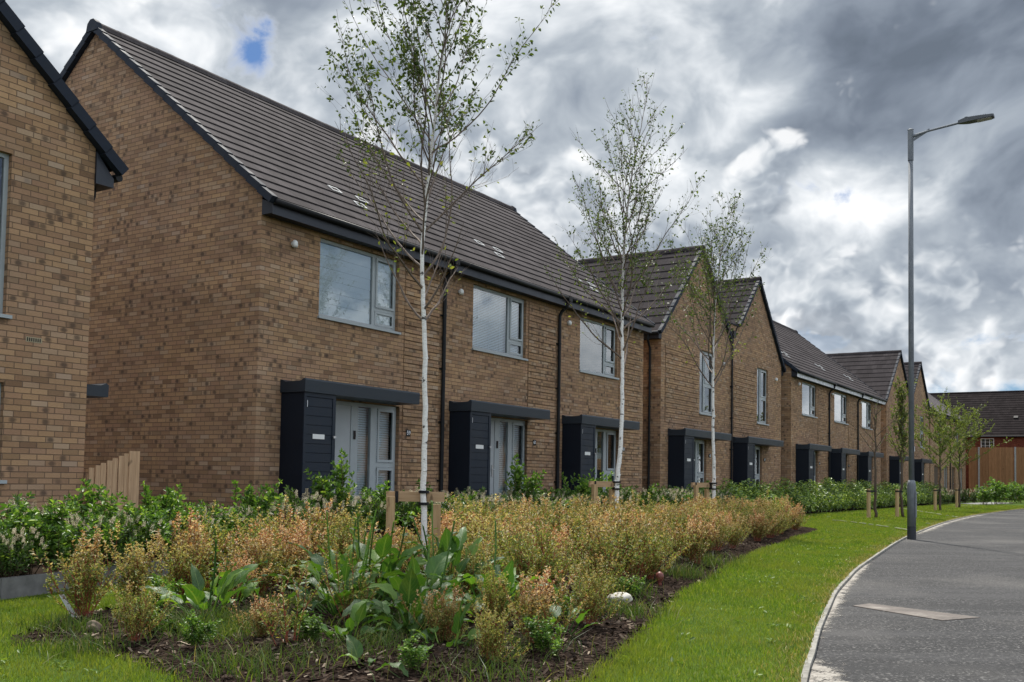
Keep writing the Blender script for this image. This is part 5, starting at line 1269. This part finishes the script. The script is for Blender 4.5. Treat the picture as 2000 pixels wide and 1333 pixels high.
dock((-6.25,-8.20),13,34,.23,'low dock at the front of the big broad leaved clump',h=.24,nst=0)
dock((-5.25,-8.15),8,30,.24,'dock at the right edge of the big broad leaved clump',h=.32,nst=1)
dock((-6.65,-6.70),4,15,.25,'separate smaller dock at the left, standing in a tuft of grass',h=.26,nst=1)
dock((-6.20,-6.45),12,8,.22,'dock with a few low leaves between the left dock and the big clump',h=.20,nst=0)
dock((-6.75,-8.05),15,14,.20,'low dock beside the red stemmed shrub at the bottom',h=.16,nst=0)
dock((-6.65,-8.75),16,12,.19,'low dock left of the foremost orange shrub',h=.14,nst=0)
dock((-5.05,-6.55),17,22,.23,'dock at the very back of the big broad leaved clump, before the stake',h=.40,nst=3)
dock((-5.55,-8.92),5,8,.20,'small dock at the grass edge near the foremost orange shrub',h=.14,nst=0)
dock((-7.35,-8.75),6,4,.15,'tiny dock seedling with upright pale leaf at the bottom edge',h=.08,nst=0)
# --- tufts of long grass in the bed
def tuft(loc,seed,n,h,label,r=.20):
    rs=np.random.default_rng(seed); global rng
    P=rs.normal(0,r,(n,2)); a=np.arctan2(P[:,1],P[:,0]); keep=rng; 
    v,q,t=blades(P,h*.8,.005,lean=.9); o=np_mesh('grass_tuft',v,q,M['longgrass'],tris=t); o.location=(loc[0],loc[1],.03); tag(o,label,'grass tuft','long grass tufts in the bed')
for i,(x,y,n,h,r,lb) in enumerate([(-6.95,-7.0,700,.20,.19,'long grass tuft around the smaller left dock'),(-7.05,-7.35,500,.15,.16,'grass tuft in front of the smaller left dock'),(-6.55,-7.05,400,.15,.15,'grass tuft right of the smaller left dock'),(-5.0,-8.35,500,.18,.18,'grass tuft at the right foot of the big dock clump'),(-4.3,-8.75,420,.13,.18,'grass tuft on the mulch before the pale stone'),(-3.3,-8.25,420,.20,.14,'grass tuft between the pale stone and the red brown ball'),(-1.2,-7.98,400,.18,.16,'grass tuft at the shrub edge beyond the red brown ball'),(.5,-7.6,380,.18,.2,'grass tuft farther along the shrub edge'),(-6.75,-8.35,420,.16,.16,'grass tuft at the bottom between dock seedling and big clump'),(-6.0,-7.9,420,.18,.2,'grass tuft under the big dock clump'),(-7.75,-6.9,380,.10,.14,'short grass tuft at the left rim of the mulch'),(-7.3,-8.4,420,.14,.2,'grass tuft beside the dock seedling at the bottom'),(-6.3,-8.95,420,.13,.2,'grass tuft left of the foremost orange shrub'),(-4.75,-8.35,380,.14,.2,'grass tuft between the big dock clump and the grass verge'),(-5.8,-6.75,500,.17,.2,'grass tuft behind the big dock clump on the left'),(-7.35,-6.2,350,.12,.15,'grass tuft beside the small brown rock'),(-7.6,-8.1,380,.13,.2,'grass tuft on the front mulch at the bottom left'),(-7.0,-9.2,380,.13,.2,'grass tuft at the bottom rim of the mulch'),(-4.6,-8.0,360,.15,.2,'grass tuft behind the right edge of the big dock clump')]):
    tuft((x,y),100+i,n,h,lb,r)

WD=[(-6.95,-7.95,.34,'small green weed beside the red stemmed shrub at the bottom'),(-7.45,-7.55,.30,'small green weed on the bare mulch at the left front'),(-6.35,-9.28,.32,'small green weed at the very bottom beside the grass verge'),(-5.15,-8.62,.36,'green weed between the big dock clump and the grass verge'),(-4.35,-8.52,.30,'small green weed left of the pale stone'),(-5.85,-5.95,.42,'green weed behind the two docks, in the middle of the bed'),(-6.6,-6.15,.38,'green weed just behind the smaller left dock'),(-7.2,-6.85,.28,'tiny green weed at the left end of the mulch'),(-4.9,-6.1,.48,'leafy green weed at the back of the bed left of the stake'),(-7.2,-8.95,.26,'tiny green weed at the bottom beside the dock seedling'),(-4.2,-7.3,.5,'leafy green weed at the right of the big dock clump'),(-3.3,-8.35,.30,'small green weed right beside the pale stone')]
# --- raised strip: leafy upright shrubs and flowering dark shrubs
LF=[]
for sd in range(4):
    p,v,q=shrub_proto(80+sd,13,.80,1.15,40,.078,W=.66,curve=.3,side=3,upright=.42,dirup=.35); LF.append(make_proto('leafy',p,v,q,M['leafy'],M['stem'],r=.005))
def spikes(seed,n,H):
    rs=np.random.default_rng(seed); P=[];D=[];L=[]
    for k in range(n):
        a=rs.uniform(0,6.28); r=rs.uniform(.05,.42); b=V(math.cos(a)*r,math.sin(a)*r,H*rs.uniform(.62,1.0)*(1-.35*r)); d=unit(V(math.cos(a)*.35,math.sin(a)*.35,1)+rs.normal(0,.12,3)); l=rs.uniform(.07,.115)
        for i in range(34):
            t=i/33; an=i*2.4; s=unit(np.cross(d,V(1,.2,0))); s2=np.cross(d,s); o=s*math.cos(an)+s2*math.sin(an); P.append(b+d*l*t+o*.008); D.append(o+d*.4); L.append(.023*(1-.35*t))
    return leaves(P,D,L,W=.9,rs=rs)
LA=[]
for sd in range(4):
    p,v,q=shrub_proto(90+sd,20,.66,1.3,44,.075,W=.36,curve=.25,side=3,upright=.55,dirup=.7); LA.append(make_proto('laurel',p,v,q,M['laurel'],M['stem'],r=.005,extra=spikes(sd,22,.72)))
for k,(x,y,s,lb) in enumerate(WD): place('weed',LF[k%4],(x,y,.05),s,k*1.3,lb,'weed','green weeds in the shrub bed',sz=s*.8)
def strip_pt(t):
    """front line of the planting strip by x"""
    xs=[-9,-6.66,-5.18,-3.5,-2,2,9,16]; ys=[-4.8,-4.21,-3.9,-3.24,-2.95,-2.75,-2.65,-2.55]; return np.interp(t,xs,ys)
gl='dark shrub with cream flower spikes, one of the raised row before the houses'
gf='bright green leafy shrub, one of the raised row before the houses'
x=-8.6; i=0
while x<15.6:
    yb_=strip_pt(x)
    for r_i,off in enumerate((.30,.78,1.2)):
        xx=x+rng.uniform(-.15,.15)+r_i*.25; y=yb_+off+rng.uniform(-.06,.06)
        if y>-1.7 and xx>-3.2: y=-1.75
        fl=(rng.random()<(.58 if r_i==0 else .42))
        s=rng.uniform(.78,1.02)*(.94 if x<-5.3 else .80 if x<-2.6 else 1.0)
        if fl: place('flowering_shrub',LA[rng.integers(0,4)],(xx,y,.14),s*1.02,rng.uniform(0,6.28),gl,'shrub','cream flowering shrubs before the houses')
        else: place('leafy_shrub',LF[rng.integers(0,4)],(xx,y,.14),s,rng.uniform(0,6.28),gf,'shrub','bright green shrubs before the houses',sz=s*rng.uniform(.85,1.1))
    x+=.60
for k in range(13):
    xx=-8.4+k*.47; yy_=strip_pt(xx)+.10+rng.uniform(-.03,.05)
    if k%3==1: place('flowering_shrub',LA[k%4],(xx,yy_,.14),.62+.1*(k%2),k*1.9,gl,'shrub','cream flowering shrubs before the houses')
    else: place('leafy_shrub',LF[k%4],(xx,yy_,.13),.60+.08*(k%3),k*2.3,gf,'shrub','bright green shrubs before the houses')
for (xx,y,s,lb) in [(-.55,-2.3,1.35,'tall leafy shrub in front of the door of house 59'),(4.95,-2.0,1.45,'tall slender leafy shrub before the door of house 61'),(7.5,-2.0,1.35,'leafy shrub in front of the black rain pipe between houses 61 and 63'),(8.3,-2.0,1.40,'tall leafy shrub before the dark cupboard of house 63'),(-4.05,-2.95,1.10,'tall leafy shrub before the fence panel beside the gable wall'),(-2.4,-2.55,1.15,'tall leafy shrub before the blank gable wall')]:
    place('leafy_shrub',LF[int(abs(xx*10))%4],(xx,y,.14),s*.72,rng.uniform(0,6.28),lb,'shrub','tall leafy shrubs before the houses',sz=s)

# --- clipped glossy hedge bushes
def hedge_proto(seed,n,rx,rz,leafL):
    rs=np.random.default_rng(seed); d=rs.normal(0,1,(n,3)); d/=np.linalg.norm(d,axis=1,keepdims=True); d[:,2]=np.abs(d[:,2])*1.0-.25*(rs.random(n)<.5)
    bump_=1+.12*np.sin(d[:,0]*5+seed)+.10*np.sin(d[:,1]*6+2*seed)+.08*np.sin(d[:,2]*7); r=bump_*rs.uniform(.62,1.03,n)**.6
    P=d*r[:,None]*V(rx,rx*.85,rz)+V(0,0,rz*.38); P[:,2]=np.maximum(P[:,2],.03)
    D=np.cross(d,rs.normal(0,1,(n,3))); D=D/np.linalg.norm(D,axis=1,keepdims=True)+.45*d+V(0,0,.15); v,q=leaves(P,D,leafL*rs.uniform(.6,1.2,n),W=.55,N=d,rs=rs,spread=.5)
    paths=[]
    for k in range(16):
        a=rs.uniform(0,6.28); paths.append(branch_path(V(0,0,0),V(math.cos(a)*.6,math.sin(a)*.6,1),rz*.75,5,rs,up=.1,wob=.08))
    return paths,v,q
HG=[]
for sd in range(4):
    p,v,q=hedge_proto(120+sd,2600,.76,1.02,.105); HG.append(make_proto('hedge',p,v,q,M['hedge'],M['stem'],r=.008))
x=16.6; i=0
while x<50.5:
    s=rng.uniform(.92,1.10); s2=s*(1.0 if x>20 else .92)
    place('hedge_bush',HG[i%4],(x,-2.05+rng.uniform(-.12,.12),.0),s,rng.uniform(0,6.28),'glossy green rounded bush, one of the long hedge along the verge','hedge bush','rounded bushes of the long hedge',sz=s2*.74); x+=1.22; i+=1
# low things by the end fence
for i,(x,y) in enumerate([(46.5,-2.6),(48.6,-2.9),(51.,-3.0),(53.5,-3.1),(56.,-3.3),(58.5,-3.4)]):
    place('flowering_shrub',LA[i%4],(x,y,0),1.2,i*1.3,'low cream flowering shrub beside the pale path at the far end','shrub','cream flowering shrubs at the far end')
for i,(x,y,s) in enumerate([(49.5,-4.65,1.05),(52.4,-4.9,1.15),(55.,-5.0,1.1),(57.5,-5.2,1.2),(60.5,-5.5,1.2),(63.5,-6.,1.2)]):
    place('leafy_shrub',LF[i%4],(x,y,0),1.7*s,i*1.1,'bright green bush before the tall timber fence at the far right','shrub','green bushes before the end fence',sz=1.45*s)
# ================================================================== SKY, SUN, CAMERA
f_,y0_,th,pi_,ro=1938.6,840.34,0.56744,0.048133,0.016847
w=V(math.cos(th)*math.cos(pi_),math.sin(th)*math.cos(pi_),math.sin(pi_)); r=V(math.sin(th),-math.cos(th),0); u=np.cross(r,w)
r2=r*math.cos(ro)+u*math.sin(ro); u2=-r*math.sin(ro)+u*math.cos(ro)
cd=bpy.data.cameras.new('camera'); cam=bpy.data.objects.new('camera',cd); col.objects.link(cam)
mt=Matrix(((r2[0],u2[0],-w[0],-11.38),(r2[1],u2[1],-w[1],-12.21),(r2[2],u2[2],-w[2],1.08),(0,0,0,1))); cam.matrix_world=mt
cd.sensor_width=36; cd.lens=f_/2000*36; cd.shift_y=(y0_-666.5)/2000; cd.clip_end=2000; cd.clip_start=.1
scene.camera=cam

SUN_AZ=math.atan2(.59,.81); SUN_EL=R(57)
sd=V(math.cos(SUN_AZ)*math.cos(SUN_EL),math.sin(SUN_AZ)*math.cos(SUN_EL),math.sin(SUN_EL))
sl=bpy.data.lights.new('sun','SUN'); sl.energy=SUN_E; sl.angle=R(SUN_A); sl.color=(1,.95,.86)
so=bpy.data.objects.new('sun',sl); col.objects.link(so); so.rotation_euler=Vector(sd).to_track_quat('Z','Y').to_euler(); so.location=(0,0,30)

wd=bpy.data.worlds.new('World'); wd.cycles.sampling_method='MANUAL'; wd.cycles.sample_map_resolution=512; scene.world=wd; wd.use_nodes=True; nt=NT(wd.node_tree); bg=nt.n['Background']
sky=nt.new('ShaderNodeTexSky',sky_type='NISHITA'); sky.sun_disc=False; sky.sun_elevation=SUN_EL; sky.sun_rotation=R(90)-SUN_AZ
sky.air_density=1.; sky.dust_density=.6; sky.ozone_density=2.
g=nt.coord('Generated'); d=nt.vm('NORMALIZE',g); s=nt.sep(d)
# heading and height of the direction, heading measured from the street's view line
vh=unit(V(w[0],w[1],0)); rh=V(vh[1],-vh[0],0)
ca=nt.vm('DOT_PRODUCT',d,tuple(vh)); sa=nt.vm('DOT_PRODUCT',d,tuple(rh)); az=nt.m('ARCTAN2',sa,ca); el=nt.m('ARCSINE',s[2])
zz=nt.m('ADD',nt.m('MAXIMUM',s[2],0),.42)
pv=nt.vm('MULTIPLY',d,(1,1,1.5))
wp=nt.noise(pv,3.,3,.5,col=True); pw=nt.vm('ADD',pv,nt.vm('SCALE',nt.vm('SUBTRACT',wp,(.5,.5,.5)),.22))
n1=nt.noise(pw,5.2,10,.52)                      # body of the deck
n0=nt.noise(nt.vm('ADD',pv,(4,1,2)),2.2,3,.5)  # broad light and dark masses
n3=nt.noise(nt.vm('ADD',pw,(2,8,5)),11.,7,.6)  # ragged wisps
# light comes from the sun side: compare the deck with itself a little nearer the sun
sdv=tuple(unit(sd)*.045)
n1s=nt.noise(nt.vm('ADD',pw,sdv),5.2,5,.52)
def blobs(lst):
    acc=None
    for ax,ey,sx,sy,amp in lst:
        dx=nt.m('DIVIDE',nt.m('SUBTRACT',az,ax),sx); dy=nt.m('DIVIDE',nt.m('SUBTRACT',el,ey),sy)
        e=nt.m('MULTIPLY',nt.m('EXPONENT',nt.m('MULTIPLY',nt.m('ADD',nt.m('MULTIPLY',dx,dx),nt.m('MULTIPLY',dy,dy)),-1.)),amp)
        acc=e if acc is None else nt.m('ADD',acc,e)
    return acc
D=nt.m('ADD',nt.m('MULTIPLY',n1,.45),nt.m('MULTIPLY',n3,.55))
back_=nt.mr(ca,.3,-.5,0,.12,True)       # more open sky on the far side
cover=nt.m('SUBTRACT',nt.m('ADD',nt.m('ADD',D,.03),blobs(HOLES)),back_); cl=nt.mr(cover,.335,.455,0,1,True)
# thick dark bellies and thin bright rims
T=nt.m('ADD',nt.m('MULTIPLY',nt.m('SUBTRACT',n1,.5),1.75),nt.m('MULTIPLY',nt.m('SUBTRACT',n0,.5),1.0))
T=nt.m('ADD',T,nt.m('MULTIPLY',nt.m('SUBTRACT',n1s,n1),2.6)); T=nt.m('ADD',T,nt.m('MULTIPLY',nt.m('SUBTRACT',n3,.5),.42))
T=nt.m('ADD',T,nt.m('ADD',blobs(DARKS),.375))
cc=nt.ramp(T,[(.0,(.80,.81,.82)),(.16,(.60,.63,.66)),(.36,(.37,.41,.455)),(.58,(.235,.272,.325)),(.85,(.142,.17,.215)),(1,(.115,.14,.178))])
# a nearer layer of heaped cloud: lit rims towards the sun, grey below
q0=nt.vm('ADD',nt.vm('MULTIPLY',d,(1,1,1.25)),(3,5,2)); wq=nt.noise(q0,14.,3,.5,col=True); q0=nt.vm('ADD',q0,nt.vm('SCALE',nt.vm('SUBTRACT',wq,(.5,.5,.5)),.035))
def heap(v):
    a=nt.noise(v,4.6,3,.5); b=billow(v,11.5)
    return nt.m('ADD',nt.m('MULTIPLY',a,.78),nt.m('MULTIPLY',b,.30))
def billow(vec,sc):
    acc=None
    for m_,a_ in ((1,.5),(2.1,.28),(4.3,.15),(8.7,.08)):
        n=nt.noise(nt.vm('ADD',vec,(m_*3.3,m_,m_*2.1)),sc*m_,0,.5); b=nt.m('MULTIPLY',nt.m('ABSOLUTE',nt.m('SUBTRACT',nt.m('MULTIPLY',n,2.),1.)),a_*1.8)
        acc=b if acc is None else nt.m('ADD',acc,b)
    return acc
h0=heap(q0); h1=heap(nt.vm('ADD',q0,tuple(unit(V(sd[0]*.3,sd[1]*.3,sd[2]))*.030)))
hz=nt.m('ADD',h0,blobs(HEAPS)); hm=nt.mr(hz,.49,.59,0,1,True)
lit=nt.m('ADD',nt.m('MULTIPLY',nt.m('SUBTRACT',h0,h1),4.4),nt.m('ADD',.33,nt.m('MULTIPLY',nt.m('SUBTRACT',hz,.56),-1.2)))
hc=nt.ramp(lit,[(0,(.20,.235,.285)),(.3,(.32,.36,.41)),(.55,(.50,.535,.57)),(.8,(.68,.70,.72)),(1,(.80,.805,.81))])
hmask=nt.m('MULTIPLY',hm,nt.mr(ca,.55,.82,.15,.82))
rim=nt.mr(cover,.36,.47,1,0,True); cc=nt.mix(nt.m('MULTIPLY',rim,.6),cc,(.78,.79,.80,1))
cc=nt.mix(hmask,cc,hc)
front=nt.mr(ca,.84,.0,1,BACK,True)      # unseen cloud away from the sun, brightened to lift the shaded house fronts
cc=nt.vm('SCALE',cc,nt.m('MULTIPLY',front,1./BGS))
skyc=nt.mix(1.,sky.outputs[0],(.37,.50,.66,1),'MULTIPLY')
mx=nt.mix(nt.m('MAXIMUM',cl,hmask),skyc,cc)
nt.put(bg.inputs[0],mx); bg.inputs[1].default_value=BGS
scene.view_settings.view_transform='Standard'; scene.view_settings.look='None'; scene.view_settings.gamma=1; scene.view_settings.exposure=EXPO
scene.cycles.max_bounces=8; scene.cycles.transparent_max_bounces=12; scene.cycles.caustics_reflective=False; scene.cycles.caustics_refractive=False
